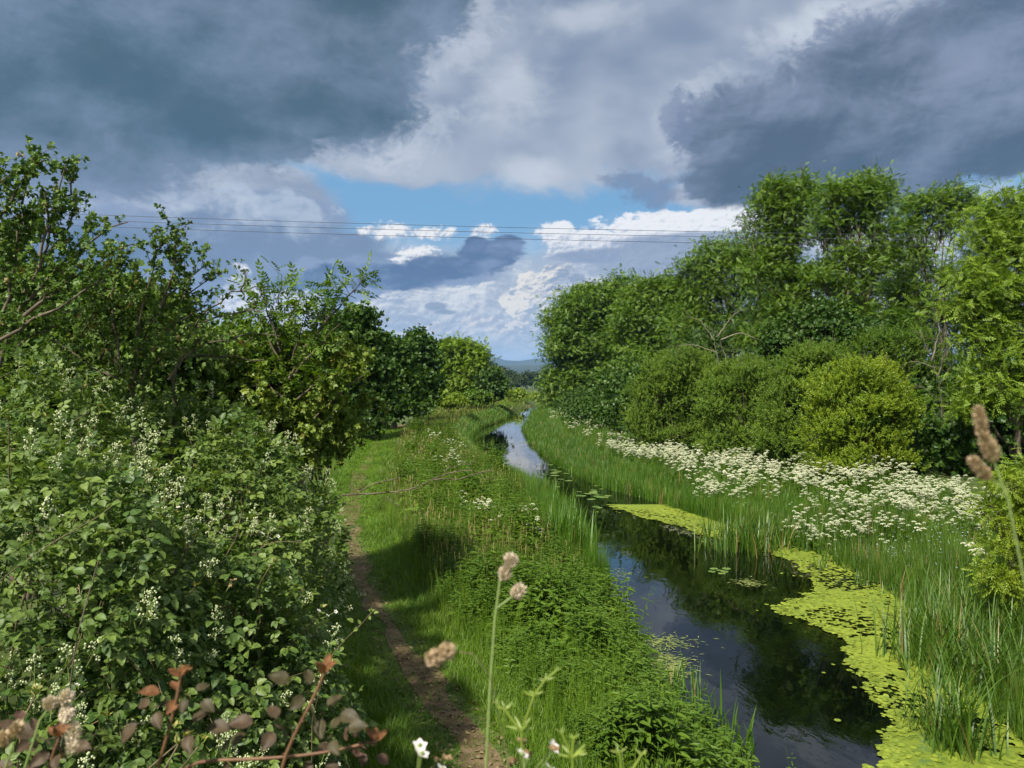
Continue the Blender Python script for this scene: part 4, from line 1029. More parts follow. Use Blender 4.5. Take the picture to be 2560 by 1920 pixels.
kk = rng.random(len(x)) < np.clip(.45 + .7 * wob(x, D * .7, .7), 0, 1); x, D = x[kk], D[kk]
SEED = join([strip([(0, 0, 0), (0, .04, .5), (0, .12, .86)], [.012, .010, .008], (1, 0, 0))] + [place(t_rhomb(.10, .028), (0, .12 + .012 * i, .84 + .03 * i), (math.sin(i * 2.1) * .5, .5, .8), (0, -.5, .6)) for i in range(5)])[:2]
a.scatter(SEED, np.stack([x, D, height(x, D)], -1), rotz(U(0, 6.28, len(x)), rng.normal(0, .12, len(x))), np.stack([wid(D, .55), wid(D, .55) * .9, U(.65, 1.05, len(x))], -1), rnd=np.where(rng.random(len(x)) < .5, .99, .8))
# the far meadow and the verge of the hedge
x, D = ground_pts(9000, 95, 330, lambda D: -30 - D * .06 + 0 * D, lambda D: 60 + D * .05)
m = (x < xl(D) - .2) | (x > xr(D) + .2); x, D = x[m], D[m]
scatter_tufts(a, TUF, x, D, U(.5, 1.1, len(x)), wid(D, .9))
x, D = ground_pts(5000, 12, 70, lambda D: xpath(D) - 3.5 - .03 * D, lambda D: xpath(D) - 1.0)
scatter_tufts(a, TUF, x, D, U(.25, .5, len(x)), wid(D, .7))
stuff('meadow_grass', a, M_meadow)
# lush grass under and behind the flowers on the right bank
a = Acc()
x, D = ground_pts(36000, 5, 135, lambda D: xr(D) - .1, lambda D: xr(D) + 8 + .05 * D, 1.5)
scatter_tufts(a, TUF + TUFT_UP, x, D, U(.35, .75, len(x)), wid(D, .7), lean=.15)
stuff('bank_grass', a, M_bank)

# leafy herbs on the near bank: upright stems with opposite leaves
def t_herb(h, n, ll, lw, seed):
    g = np.random.default_rng(seed); parts = [strip([(0, 0, 0), (g.normal(0, .03), 0, h * .5), (g.normal(0, .06), g.normal(0, .05), h)], [.007, .006, .003], (.8, .6, 0))]
    for i in range(n):
        t = .22 + .78 * (i + .5) / n; a0 = i * 1.57 + g.uniform(-.4, .4)
        for s_ in (0, math.pi):
            a_ = a0 + s_; k = (1.15 - .75 * abs(t - .55)) * g.uniform(.8, 1.15)
            if t > .93: k *= .6
            parts.append(place(t_leaf(ll * k, lw * k, .18, .35), (0, 0, h * t), (math.cos(a_), math.sin(a_), .38), (-.38 * math.cos(a_), -.38 * math.sin(a_), 1)))
    return join(parts)[:2]
HERB = [t_herb(.62, 8, .105, .034, i) for i in range(3)] + [t_herb(.5, 7, .085, .045, i + 9) for i in range(2)]
HERB += [t_herb(.34, 4, .19, .105, i + 21) for i in range(2)] + [t_herb(.8, 10, .07, .018, i + 31) for i in range(2)]
HRN = [(.35, .9), (.3, .8), (.4, 1), (.1, .6), (.2, .7), (.5, 1), (.6, 1), (.45, .95), (.5, 1)]
a = Acc()
x, D = ground_pts(12500, 7.8, 60, lambda D: xpath(D) + .9 + .02 * D, lambda D: xl(D) - .02 - 1.0 * sm((D - 15) / 4))
dens = wob(x * 1.1, D * .9, .8); edge = sm((x - xpath(D) - .6 + .35 * wob(D * 1.3, x, 1.4)) / 1.7)
keep = rng.random(len(x)) < np.clip(.62 + .6 * dens, .10, 1) * (1 - .75 * sm((D - 14) / 26)); x, D, edge, dens = x[keep], D[keep], edge[keep], dens[keep]
z = height(x, D); k = np.clip((3.2 + 3.4 * wob(x * .8 + 3, D * .6, .9) + rng.normal(0, 2.2, len(x))).astype(int), 0, len(HERB) - 1)
for i, T in enumerate(HERB):
    m = k == i
    a.scatter(T, np.stack([x[m], D[m], z[m] - .02], -1), rotz(U(0, 6.28, m.sum()), rng.normal(0, .16, m.sum())), (.28 + .92 * edge[m]) * (1 + .010 * D[m]) * (1 + .34 * dens[m]) * U(.6, 1.3, m.sum()), rnd=U(*HRN[i], m.sum()))
stuff('bank_herbs', a, M_herb)
# fine grass threaded between them
a = Acc()
x, D = ground_pts(19000, 1.6, 22, lambda D: xpath(D) + .4, lambda D: xl(D) + .0)
scatter_tufts(a, TUF, x, D, U(.20, .50, len(x)) * (.6 + .5 * sm((x - xpath(D) - .4) / 1.2)), wid(D, .55), lean=.25)
x, D = ground_pts(1500, 8, 24, lambda D: xpath(D) + 1.0, lambda D: xl(D) - .1)
scatter_tufts(a, TUFT_UP, x, D, U(.55, .95, len(x)), wid(D, .5), lean=.2)
stuff('rough_grass', a, M_grass)

# reeds: long blades
REED = [t_tuft(7, 1, .026, .09, (.0, .28), 4, 40 + s) for s in range(4)] + [t_tuft(5, .95, .024, .11, (.15, .95), 5, 60 + s) for s in range(2)]
def reed_stuff(name, n, D0, D1, lo, hi, h0, h1, mat=None, wk=.75, water=False, keepf=None, upright=.05):
    a = Acc(); x, D = ground_pts(n, D0, D1, lo, hi)
    if keepf is not None:
        m = rng.random(n) < keepf(x, D); x, D = x[m], D[m]
    z = np.maximum(height(x, D), -.12); k = rng.integers(len(REED), size=len(x)); h = U(h0, h1, len(x)) * (1 - .25 * sm((D - 30) / 12)); ws = wid(D, wk)
    for i, T in enumerate(REED):
        m = k == i
        a.scatter(T, np.stack([x[m], D[m], z[m]], -1), rotz(U(0, 6.283, m.sum()), rng.normal(0, upright, m.sum())), np.stack([ws[m], ws[m], h[m]], -1))
    return stuff(name, a, mat or M_reed)
reed_stuff('reed_bed', 21000, 17.5, 120, lambda D: xl(D) - .55 - .010 * D, lambda D: xl(D) + .45 - .35 * sm((D - 30) / 12), .9, 1.45,
           keepf=lambda x, D: np.clip(.75 + .6 * np.sin(D * .9) * np.sin(D * .37 + 1), .12, 1) * np.where(D < 22, .75, 1))
reed_stuff('reed_bed', 16000, 24, 130, lambda D: xr(D) - .5, lambda D: xr(D) + 1.3 + .012 * D, .7, 1.2,
           keepf=lambda x, D: np.clip(.8 + .5 * np.sin(D * .7 + 2), .2, 1))
reed_stuff('reed_bed', 7000, 9.0, 26, lambda D: xr(D) - .7, lambda D: xr(D) + 2.2, .6, 1.2, M_sedge, wk=.95,
           keepf=lambda x, D: np.clip(.55 + .6 * np.sin(D * 1.3 + x), .12, 1), upright=.12)

# separate clumps of reed and sedge: things
def t_clump(m, h, w, spread, bend, seed, n=5):
    return t_tuft(m, h, w, spread, bend, n, seed)
def clump(name, label, px, D, h, w, m, spread, bend=(.02, .35), mat=None, seed=0, kink=False):
    x = (px - 1280) / F * D; b = np.array([x, D, max(float(height(x, D)), -.1)])
    a = Acc(); T = t_clump(m, h, w, spread, bend, seed)
    a.add(T[0], T[1], 0, np.repeat(np.random.default_rng(seed).random(m), len(T[1]) // m))
    o = a.build(name, mat or M_sedge); o.location = tuple(b)
    return tag(o, label, 'reeds', None)
clump('reed_clump', 'dense reed clump standing in the green scum at the tip of the flower bank', 1860, 22.0, 1.2, .032, 320, .55, seed=61)
clump('reed_clump', 'reed clump right of the dense one, bending over the scum', 1960, 22.6, 1.05, .030, 200, .45, seed=62)
clump('reed_clump', 'drooping sedge mound at the foot of the white flowers', 2110, 22.6, .75, .022, 150, .40, (.3, 1.0), seed=63)
clump('reed_clump', 'small tuft of reed alone in the scum', 2050, 19.6, .65, .022, 22, .10, seed=64)
clump('reed_clump', 'thin tuft of reed beside the scum edge, left of the sedge bank', 2160, 18.0, .55, .018, 40, .12, seed=65)
clump('reed_clump', 'pale reed tuft in front of the blue-flowered bank', 2225, 17.6, .75, .020, 60, .30, seed=66)
clump('reed_clump', 'tall dark reed clump on the left bank where the river opens', 1405, 18.9, 1.75, .038, 460, .28, (.0, .2), M_reed, 67)
clump('reed_clump', 'reeds leaning from the left bank beyond the tall dark clump', 1385, 23.5, 1.6, .038, 360, .36, (.0, .25), M_reed, 68)
clump('reed_clump', 'third reed clump along the left bank, before the river narrows', 1340, 28.5, 1.5, .042, 360, .45, (.0, .25), M_reed, 69)
clump('sedge_clump', 'large sedge clump of long dark blades at the right edge of the scum', 2330, 13.0, 1.5, .028, 230, .36, (.05, .45), None, 71)
clump('sedge_clump', 'sedge clump nearest the bottom right corner, stems reddish at the foot', 2400, 9.9, 1.3, .024, 150, .20, (.1, .7), None, 72)
clump('sedge_clump', 'sedge clump behind the corner clump with broken folded blades', 2480, 11.6, 1.45, .026, 240, .42, (.1, .8), None, 73)
clump('sedge_clump', 'upright sedge clump in the middle of the right-hand bank', 2420, 14.5, 1.4, .028, 260, .48, (.05, .5), None, 74)
clump('sedge_clump', 'sedge clump at the right frame edge below the yellow shrub', 2545, 13.2, 1.4, .027, 260, .48, (.05, .6), None, 75)
clump('sedge_clump', 'few thin blades leaning out over the scum at its lower edge', 2300, 10.6, 1.0, .014, 40, .16, (.2, .8), None, 76)
clump('flag_clump', 'broad flag leaves rising from the left bank near the foreground', 1745, 11.0, .80, .024, 26, .16, (.02, .25), M_reed, 81)
clump('flag_clump', 'flag leaves at the water edge behind the near herbs', 1690, 11.9, .80, .024, 22, .15, (.02, .25), M_reed, 82)
clump('flag_clump', 'flag leaves lowest on the left bank, cut by the frame', 1850, 9.8, .70, .022, 22, .16, (.02, .3), M_reed, 83)
clump('flag_clump', 'small group of flag leaves close to the bottom edge', 1800, 10.4, .6, .022, 18, .14, (.02, .3), M_reed, 84)
clump('rush_tuft', 'few thin rushes standing in open water near the floating weed', 1600, 14.3, .55, .010, 7, .06, (.0, .12), M_reed, 85)
clump('rush_tuft', 'thin rushes in open water below the tall dark reeds', 1490, 16.4, .6, .010, 10, .12, (.0, .3), M_reed, 86)
clump('rush_tuft', 'pair of thin rushes close to the near bank', 1562, 14.0, .5, .010, 5, .04, (.0, .12), M_reed, 87)

# ------------------------------------------------------------------ white flowers
def t_umbel_plant(seed, h=.95, n=6, fine=False):
    g = np.random.default_rng(seed); parts = []
    for i in range(n):
        a_ = g.uniform(0, 6.28); r_ = g.uniform(.02, .20) if i else .01; H = h * g.uniform(.72, 1.05); e = np.array([math.cos(a_) * r_, math.sin(a_) * r_, H])
        s_ = np.array([0, 0, h * .25 if i else 0])
        parts.append(strip([s_, (s_ + e) / 2 + np.array([math.cos(a_), math.sin(a_), 0]) * r_ * .25, e], [.008, .006, .004], (math.sin(a_), -math.cos(a_), 0)) + (0,))
        R = g.uniform(.034, .066); k = 13 if fine else 8
        for j in range(k):
            b_ = j * 2.4; q = math.sqrt((j + .3) / k); c = e + np.array([math.cos(b_) * q * R, math.sin(b_) * q * R, .028 - .03 * q * q])
            parts.append((t_ball(R * (.34 if not fine else .27), sq=(1, 1, .5))[0] + c, _cq, 1))
    for i in range(7):
        a_ = g.uniform(0, 6.28); t = g.uniform(.1, .6)
        parts.append(place(t_leaf(.16, .10, .2, .5), (0, 0, h * t), (math.cos(a_), math.sin(a_), .5), (-.3 * math.cos(a_), -.3 * math.sin(a_), 1)) + (0,))
    return join(parts)
UMB = [t_umbel_plant(i, .85 + .05 * (i % 3), 5 + i % 3) for i in range(5)]
UMB_OBJ = []
for T in UMB:
    a = Acc(); a.add(T[0], T[1], T[2], np.random.default_rng(len(UMB_OBJ)).random(len(T[1]))); UMB_OBJ.append(a.build('umbel_flower', [M_herb, M_white]))
for o in UMB_OBJ: COL.objects.unlink(o)
# flower bank: outline given as a band (distance, left edge, right edge)
FB = np.array([(19.5, 10.2, 14.2), (21, 8.6, 15.0), (23, 8.0, 15.2), (26, 7.2, 15.0), (29, 6.6, 15.0), (32, 6.8, 13.5), (36, 6.2, 11.5), (40, 5.6, 9.0), (46, 5.0, 8.0), (54, 4.6, 7.6), (66, 4.2, 7.4), (80, 4.0, 7.6), (96, 4.6, 8.0)])
N = 2500
Df = logD(N, 19.5, 96); lo = np.interp(Df, FB[:, 0], FB[:, 1]); hi = np.interp(Df, FB[:, 0], FB[:, 2])
xf = lo + (hi - lo) * rng.random(N); cl = wob(xf, Df, .8); keep = rng.random(N) < np.clip(.66 + 1.1 * cl, .06, 1) * (1 - .93 * sm((Df - 36) / 12)); Df_all = Df; xf, Df = xf[keep], Df[keep]
order = np.argsort(Df)
def umbel(x, y, s_, label, group):
    o = copy_tree(UMB_OBJ[rng.integers(5)], (x, y, float(height(x, y)) - .02), U(0, 6.28), s_)
    return tag(o, label, 'wildflower', group)
for i in order[:280]:
    umbel(xf[i], Df[i], U(.65, 1.25), 'white umbel flower in the dense flower bank below the willows', 'white flowers of the right bank')
a = Acc()
for k in range(5):
    m = order[280:][k::5]
    a.scatter(UMB[k], np.stack([xf[m], Df[m], height(xf[m], Df[m]) - .02], -1), rotz(U(0, 6.28, len(m))), U(.8, 1.2, len(m)) * (1 + .004 * Df[m]))
stuff('umbel_flowers', a, [M_herb, M_white])
a = Acc(); x = lo + (hi - lo) * rng.random(N); kk = rng.random(N) < .8
scatter_tufts(a, TUFT_UP, x[kk], Df_all[kk], U(.7, 1.15, kk.sum()), wid(Df_all[kk], .6), lean=.15)
stuff('tall_grass', a, M_bank)
GL = [('white umbel flower in the patch on the grass strip beside the overhanging thorn branch', 'white flowers on the grass strip', [(1110, 1180, 33), (1125, 1185, 32), (1140, 1178, 33), (1095, 1186, 32), (1150, 1190, 31), (1160, 1182, 33), (1120, 1195, 30), (1085, 1175, 34), (1170, 1192, 30), (1132, 1172, 34)]),
      ('white umbel flower growing along the left reed edge in mid distance', 'white flowers by the left reeds', [(1195, 1285, 20.5), (1210, 1290, 20), (1225, 1300, 19.5), (1180, 1280, 21), (1205, 1275, 21.5), (1160, 1275, 22), (1240, 1320, 18.8), (1255, 1310, 19), (1190, 1300, 19.8), (1218, 1312, 19.2), (1150, 1268, 22.6), (1236, 1296, 19.6), (1270, 1330, 18.3)]),
      ('white umbel flower beside the tall dark reed clump', 'white flowers by the tall reeds', [(1330, 1345, 17.6), (1345, 1330, 18), (1338, 1360, 17.4), (1322, 1325, 18.4)]),
      ('white umbel flower far along the grass strip in the shade', 'white flowers far along the strip', [(1085, 1110, 48), (1100, 1112, 47), (1120, 1118, 45), (1135, 1124, 43), (1150, 1130, 41), (1070, 1108, 50), (1110, 1122, 44), (1060, 1105, 52), (1095, 1116, 46), (1128, 1128, 42), (1160, 1140, 39), (1142, 1136, 40), (1080, 1114, 47)]),
      ('white umbel flower below the yellow shrub at the right edge', 'white flowers under the yellow shrub', [(2440, 1400, 16.5), (2460, 1420, 16), (2480, 1410, 16), (2500, 1430, 15.5), (2490, 1450, 15.2), (2520, 1400, 15.8), (2470, 1390, 16.5), (2430, 1385, 17)])]
for lab, grp, pts in GL:
    for (px, py, D) in pts:
        x = (px - 1280) / F * D; umbel(x, D, U(.8, 1.2), lab, grp)
# little pale blue flowers at the foot of the bank
a = Acc(); M_blue = leafmat('pale_blue_floret', (.36, .50, .60), (.52, .64, .70), trans=.1, gloss=.02)
x, D = ground_pts(420, 17, 21, lambda D: xr(D) + .1, lambda D: xr(D) + 4.5)
a.scatter(t_ball(.016, sq=(1, 1, .5)), np.stack([x, D, height(x, D) + U(.32, .5, len(x))], -1), rotz(np.zeros(len(x))), U(.7, 1.5, len(x)))
stuff('blue_flowers', a, M_blue)

# yellow-green shrub at the right edge
C, R = lobes_at(13.6, [(2530, 1215, 46, 30), (2580, 1180, 50, 40), (2500, 1290, 46, 40), (2560, 1300, 60, 50), (2525, 1370, 50, 44), (2590, 1400, 60, 60), (2500, 1440, 34, 30), (2540, 1480, 50, 40), (2600, 1280, 60, 60)])
lobe_tree('elder_shrub', 'bright yellow-green shrub with feathered leaves cut by the right edge', 'bush', gz(2570, 13.6), C, R, t_pinnate(4, .06, .022, .18, t_leaf, .4), M_willowy, trunk_r=.05, dens=9, per=10, cr=.11,
          sc=.95, stems=5, trunkname='stems', style='droop')

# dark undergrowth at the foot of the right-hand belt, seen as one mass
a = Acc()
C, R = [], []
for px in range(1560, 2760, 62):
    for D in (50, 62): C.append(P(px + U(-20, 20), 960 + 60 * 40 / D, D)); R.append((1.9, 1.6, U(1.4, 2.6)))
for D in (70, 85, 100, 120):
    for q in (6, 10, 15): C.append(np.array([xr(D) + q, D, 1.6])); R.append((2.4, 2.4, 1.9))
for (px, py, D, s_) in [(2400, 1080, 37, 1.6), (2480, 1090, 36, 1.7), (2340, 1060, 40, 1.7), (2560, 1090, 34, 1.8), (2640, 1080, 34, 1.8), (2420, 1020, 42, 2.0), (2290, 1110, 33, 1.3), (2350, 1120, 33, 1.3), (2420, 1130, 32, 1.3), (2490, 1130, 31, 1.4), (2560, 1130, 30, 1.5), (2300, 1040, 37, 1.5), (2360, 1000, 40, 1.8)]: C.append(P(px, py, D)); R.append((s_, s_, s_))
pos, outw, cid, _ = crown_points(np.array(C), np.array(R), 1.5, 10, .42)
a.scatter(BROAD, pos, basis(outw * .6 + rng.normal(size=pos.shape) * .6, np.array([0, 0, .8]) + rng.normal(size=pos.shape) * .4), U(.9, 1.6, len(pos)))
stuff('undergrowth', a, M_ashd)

# ------------------------------------------------------------------ floating plants
def pad_mesh(r, seed, sides=12):
    th = np.linspace(.18, 6.283 - .18, sides); V = [(0, 0, .004)] + [(math.cos(t_) * r, math.sin(t_) * r * .92, .004 + .004 * math.sin(3 * t_ + seed)) for t_ in th]
    Q = [(0, i, i + 1, i + 2) for i in range(1, sides - 1, 2)]
    if sides % 2 == 0: Q.append((0, sides - 1, sides, 0))
    Q = [q if len(set(q)) == 4 else (q[0], q[1], q[2], q[2]) for q in Q]
    Q = [q for q in Q if len(set(q)) == 4]
    return np.array(V), np.array(Q)
M_pad = leafmat('lily_pad', (0.070, 0.130, 0.022), (0.150, 0.210, 0.050), trans=.0, gloss=.16, rough=.25)
PADS = []
for i in range(3):
    V, Q = pad_mesh(1.0, i, 13); PADS.append(link_mesh('lily_pad', V * np.array([1, 1, 1]), Q, M_pad, R=np.full(len(Q), .2 + .3 * i)))
for o in PADS: COL.objects.unlink(o)
def pads(label, group, px, D, spx, sD, n, r0, r1):
    for i in range(n):
        d = D + rng.normal(0, sD); x = (px + rng.normal(0, spx) - 1280) / F * d
        o = copy_tree(PADS[i % 3], (x, d, .002 + .0016 * (i % 5)), U(0, 6.28)); r = U(r0, r1); o.scale = (r, r, 1)
        tag(o, label, 'lily pad', group)
pads('lily pad floating in mid river near the right bank', 'lily pads of the middle reach', 1480, 33, 22, 2.0, 22, .13, .24)
pads('lily pad in the long raft along the right bank', 'lily pads of the long raft', 1400, 44, 14, 3.5, 26, .15, .26)
pads('lily pad close to the left reeds in mid river', 'lily pads by the left reeds', 1420, 21, 22, 1.1, 18, .08, .15)
pads('lily pad in the pale row at the far bend', 'lily pads at the far bend', 1300, 92, 10, 6, 10, .3, .55)
pads('lily pad on the bright water of the far reach', 'lily pads on the bright reach', 1335, 62, 12, 6, 14, .18, .34)
pads('lily pad in open dark water beside the bottom right scum', 'lily pads at the bottom right', 2315, 9.9, 40, .28, 8, .07, .12)
pads('lily pad floating in front of the reed tip', 'lily pads at the reed tip', 1800, 19.4, 12, .3, 6, .09, .13)

# duckweed: a ragged skin on the water, with small round leaves crowding its rim
def weedfield(x, y):
    n = np.zeros_like(x)
    for s_, a_ in ((.9, .5), (2.3, .3), (5.1, .22), (11., .13)):
        n += a_ * np.sin(x * s_ * 1.3 + 1.7 * np.sin(y * s_ * .8)) * np.cos(y * s_ * 1.1 + 1.3 * np.sin(x * s_ * .9))
    inside = np.minimum(x - xo(y), np.minimum((xr(y) + .4 - x) * .8, 2.0))
    return inside + .46 * n, n
a = Acc(); cell = .055
ys = np.arange(8.2, 30, cell); xs = np.arange(2.5, 10.0, cell)
GX, GY = np.meshgrid(xs, ys); GX = GX + rng.normal(0, .008, GX.shape); GY = GY + rng.normal(0, .008, GY.shape)
fld, nn = weedfield(GX, GY)
hole = np.sin(GX * 23 + 2 * np.sin(GY * 11) + 3 * nn) * np.sin(GY * 37 + 2 * np.sin(GX * 15)) * (.75 + .5 * np.sin(GX * 2.1 + GY * 1.3)) + rng.normal(0, .22, GX.shape)
lf = np.sin(GX * 1.1 + GY * .62) * np.sin(GY * .93 - GX * .45)
gap = -.55 * sm((lf - .15) / .5) + np.where((GY > 17.5) & (GY < 20.5), .62 + .25 * np.sin(GY * 2), 1.12) - .25 * (fld < .35)
okv = (fld > .0) & (hole < gap)
ok = okv[:-1, :-1] & okv[1:, :-1] & okv[:-1, 1:] & okv[1:, 1:]
r_, c_ = GX.shape; ii, jj = np.nonzero(ok)
Q = np.stack([ii * c_ + jj, ii * c_ + jj + 1, (ii + 1) * c_ + jj + 1, (ii + 1) * c_ + jj], -1)
V = np.stack([GX, GY, .006 + .003 * rng.random(GX.shape)], -1).reshape(-1, 3)
used = np.unique(Q); remap = np.full(len(V), -1); remap[used] = np.arange(len(used))
a.add(V[used], remap[Q], 0, np.clip(.46 + .30 * nn[ii, jj] + .30 * lf[ii, jj] + rng.normal(0, .15, len(ii)), 0, 1))
x, y = U(3, 9.6, 60000), U(8.3, 29, 60000); f, _ = weedfield(x, y); m = ((f > -.05) & (f < .22)) | ((f > .2) & (rng.random(len(x)) < .16)); m |= (f > -.7) & (f < 0) & (rng.random(len(x)) < .016 * np.exp(f * 2)); x, y = x[m], y[m]
a.scatter((np.array([(math.cos(t_) * .034, math.sin(t_) * .034, 0) for t_ in np.arange(6) * 1.047]), np.array([(0, 1, 2, 3), (0, 3, 4, 5)])),
          np.stack([x, y, .012 + .006 * rng.random(len(x))], -1), rotz(U(0, 6.28, len(x)), rng.normal(0, .12, len(x))), U(.6, 1.5, len(x)))
M_weed = leafmat('duckweed', (0.085, 0.130, 0.014), (0.225, 0.280, 0.030), trans=.0, gloss=.04)
stuff('duckweed', a, M_weed)
# thin drifting weed near the left bank
a = Acc()
for (px, py, D, n, sx, sy) in [(1620, 1580, 14.0, 420, .42, .22), (1660, 1640, 13.0, 300, .22, .25), (1580, 1625, 13.4, 260, .28, .12), (1530, 1400, 19.0, 120, .3, .4), (1680, 1665, 12.5, 120, .1, .2), (1870, 1440, 18.2, 130, .18, .2)]:
    x = (px - 1280) / F * D; pz = np.stack([x + rng.normal(0, sx, n) , D + rng.normal(0, sy, n), np.full(n, .008)], -1)
    a.scatter(t_rhomb(.11, .022, .02), pz, basis(np.stack([rng.normal(size=n) + .6, rng.normal(size=n) * .7 - .2, np.zeros(n)], -1), np.repeat(np.array([[0, 0, 1.0]]), n, 0)), U(.5, 1.4, n))
stuff('drifting_weed', a, leafmat('pondweed', (.12, .16, .04), (.24, .28, .09), trans=0, gloss=.05))

# ------------------------------------------------------------------ wires
def wire(y0, y1, label, D):
    xs = np.linspace(-48, 60, 60); t = (xs + 48) / 108
    px = 1280 + xs / D * F
    py = np.interp(px, [-1100, 0, 1280, 2560, 4300], [y0 - 32, y0, (y0 + y1) / 2 + 14, y1, y1 - 8])
    co_ = np.polyfit(xs, CAMZ - (py - 960) / F * D, 2)
    a = Acc(); a.tube(np.stack([xs, np.full_like(xs, D), np.polyval(co_, xs)], -1), .011, 5)
    return tag(a.build('power_line', M_wire, smooth=True), label, 'power line', 'power lines over the river')
M_wire = plainmat('weathered_wire', (.03, .035, .045), (.05, .055, .065), 3.0, .5)
wire(520, 597, 'uppermost of the three wires crossing the sky', 38.0)
wire(535, 608, 'middle one of the three wires crossing the sky', 38.6)
wire(549, 625, 'lowest of the three wires crossing the sky', 37.4)

# ------------------------------------------------------------------ plants close to the camera
M_fstem = leafmat('pale_grass_stem', (.16, .24, .07), (.30, .38, .14), trans=.15, gloss=.05)
M_head = leafmat('grass_flower_head', (.48, .40, .32), (.72, .64, .54), trans=.25, gloss=.02)
M_tan = leafmat('dry_grass_head', (.38, .29, .19), (.60, .48, .34), trans=.25, gloss=.02)
M_red = leafmat('bronze_bramble_leaf', (.050, .056, .022), (.135, .068, .060), trans=.32, gloss=.012, rough=.5, tint=((.20, .095, .045), .92), mottle=110.0)
M_redstem = plainmat('red_bramble_stem', (.10, .052, .032), (.17, .095, .052), 30.0, .5)
M_clv = leafmat('cleavers_leaf', (.20, .30, .03), (.34, .42, .06), trans=.4, gloss=.06)
def tuftlet(acc, c, ax, L, R, n, mat, seed, scale=1.0):
    """one fluffy grass spikelet cluster made of many small scales"""
    g = np.random.default_rng(seed); ax = unit(np.asarray(ax, float)); t = g.random(n); th = g.uniform(0, 6.283, n)
    u = unit(np.cross(ax, [.3, .8, .1])); v = np.cross(ax, u)
    rad = R * np.sqrt(np.clip(np.sin(np.clip(t * .94 + .05, 0, 1) * math.pi), .02, 1)) * np.sqrt(g.random(n))
    rd = np.cos(th)[:, None] * u + np.sin(th)[:, None] * v
    p = np.asarray(c) + (t[:, None] - .5) * L * ax + rad[:, None] * rd
    acc.scatter(t_leaf(.0046, .0017, .3), p, basis(ax[None] * .8 + rd * .75 + g.normal(size=(n, 3)) * .25, rd + g.normal(size=(n, 3)) * .4), U(.8, 1.4, n) * scale, mat=mat)
def rooted(pts):
    """carry a stem on down to the bank it grows from"""
    x, y = pts[0][0], pts[0][1] + .03; z = float(height(x, y)) - .04
    if pts[0][2] - z < .08: return pts
    return np.concatenate([np.array([[x, y, z], [x - .01, y - .01, (z + pts[0][2]) / 2]]), pts])
def grass_head(name, label, stem, heads, D, r=.0016, base=None, mat=None, dens=1.0, stemM=None, scale=1.0):
    """stem: pixel polyline; heads: (px, py, length, radius, axis, [stalk foot px, py])"""
    pts = np.array([P(q[0], q[1], D + (q[2] if len(q) > 2 else 0)) for q in stem]); pts = rooted(pts); b = pts[0]
    root = empty(name, b); tag(root, label, 'grass stem')
    w = Acc(); w.tube(pts, np.linspace(r * 1.2, r * .7, len(pts)), 6)
    for h in heads:
        if len(h) > 5: w.tube(np.array([P(h[5], h[6], D), P((h[5] + h[0]) / 2, (h[6] + h[1]) / 2, D), P(h[0], h[1], D)]), r * .6, 5)
    w.build('stem', stemM or M_fstem, root, b, smooth=True)
    for k, h in enumerate(heads):
        a = Acc(); tuftlet(a, P(h[0], h[1], D), h[4], h[2] * D * .8, h[3] * D * .62, int(240 * dens), 0, k + int(h[0]), scale)
        a.build('flower_head', mat or M_head, root, b)
    return root
def ext(p, q, zend, D):
    """carry a stem down out of the frame to the bank"""
    return []
grass_head('grass_stem', 'tall single grass stem with three pale fluffy heads in front of the path', [(1208, 2600, .06), (1212, 2200, .03), (1216, 1900), (1226, 1700), (1238, 1540), (1250, 1450)],
           [(1263, 1436, .020, .0092, (.1, 0, 1)), (1275, 1406, .020, .0092, (.35, 0, 1)), (1293, 1482, .022, .0090, (.6, 0, .8), 1243, 1520)], .80)
grass_head('grass_stem', 'out of focus tan grass head hanging over the path', [(1330, 2500, .12), (1270, 1900, .08), (1225, 1690, .04), (1180, 1634, .01), (1120, 1626)], [(1082, 1648, .026, .011, (.8, 0, .35)), (1110, 1632, .024, .011, (.8, 0, .5))], .62, mat=M_tan, dens=1.3, r=.0004, stemM=M_tan)
grass_head('grass_stem', 'blurred tan grass head highest at the right edge', [(2640, 2400, .1), (2570, 1500), (2520, 1250), (2480, 1140)], [(2452, 1058, .052, .0085, (-.18, 0, 1)), (2474, 1124, .046, .0125, (-.4, 0, 1)), (2452, 1174, .044, .010, (-.65, 0, .8), 2518, 1230)], .55, mat=M_tan, dens=2.2, scale=.62, r=.0009)
grass_head('grass_stem', 'pair of pale grass heads in the bottom left corner', [(40, 2500, .1), (50, 1960), (100, 1800), (122, 1770)], [(124, 1762, .018, .010, (.3, 0, 1)), (162, 1745, .020, .010, (.7, 0, .6)), (165, 1780, .022, .012, (.3, 0, -1)), (182, 1850, .052, .010, (.15, 0, 1))], .85)
grass_head('grass_stem', 'short pale grass head at the very bottom left', [(0, 2400, .1), (10, 1930), (34, 1860)], [(42, 1826, .020, .009, (.2, 0, 1)), (10, 1850, .024, .012, (.1, 0, 1))], .8, mat=M_tan)

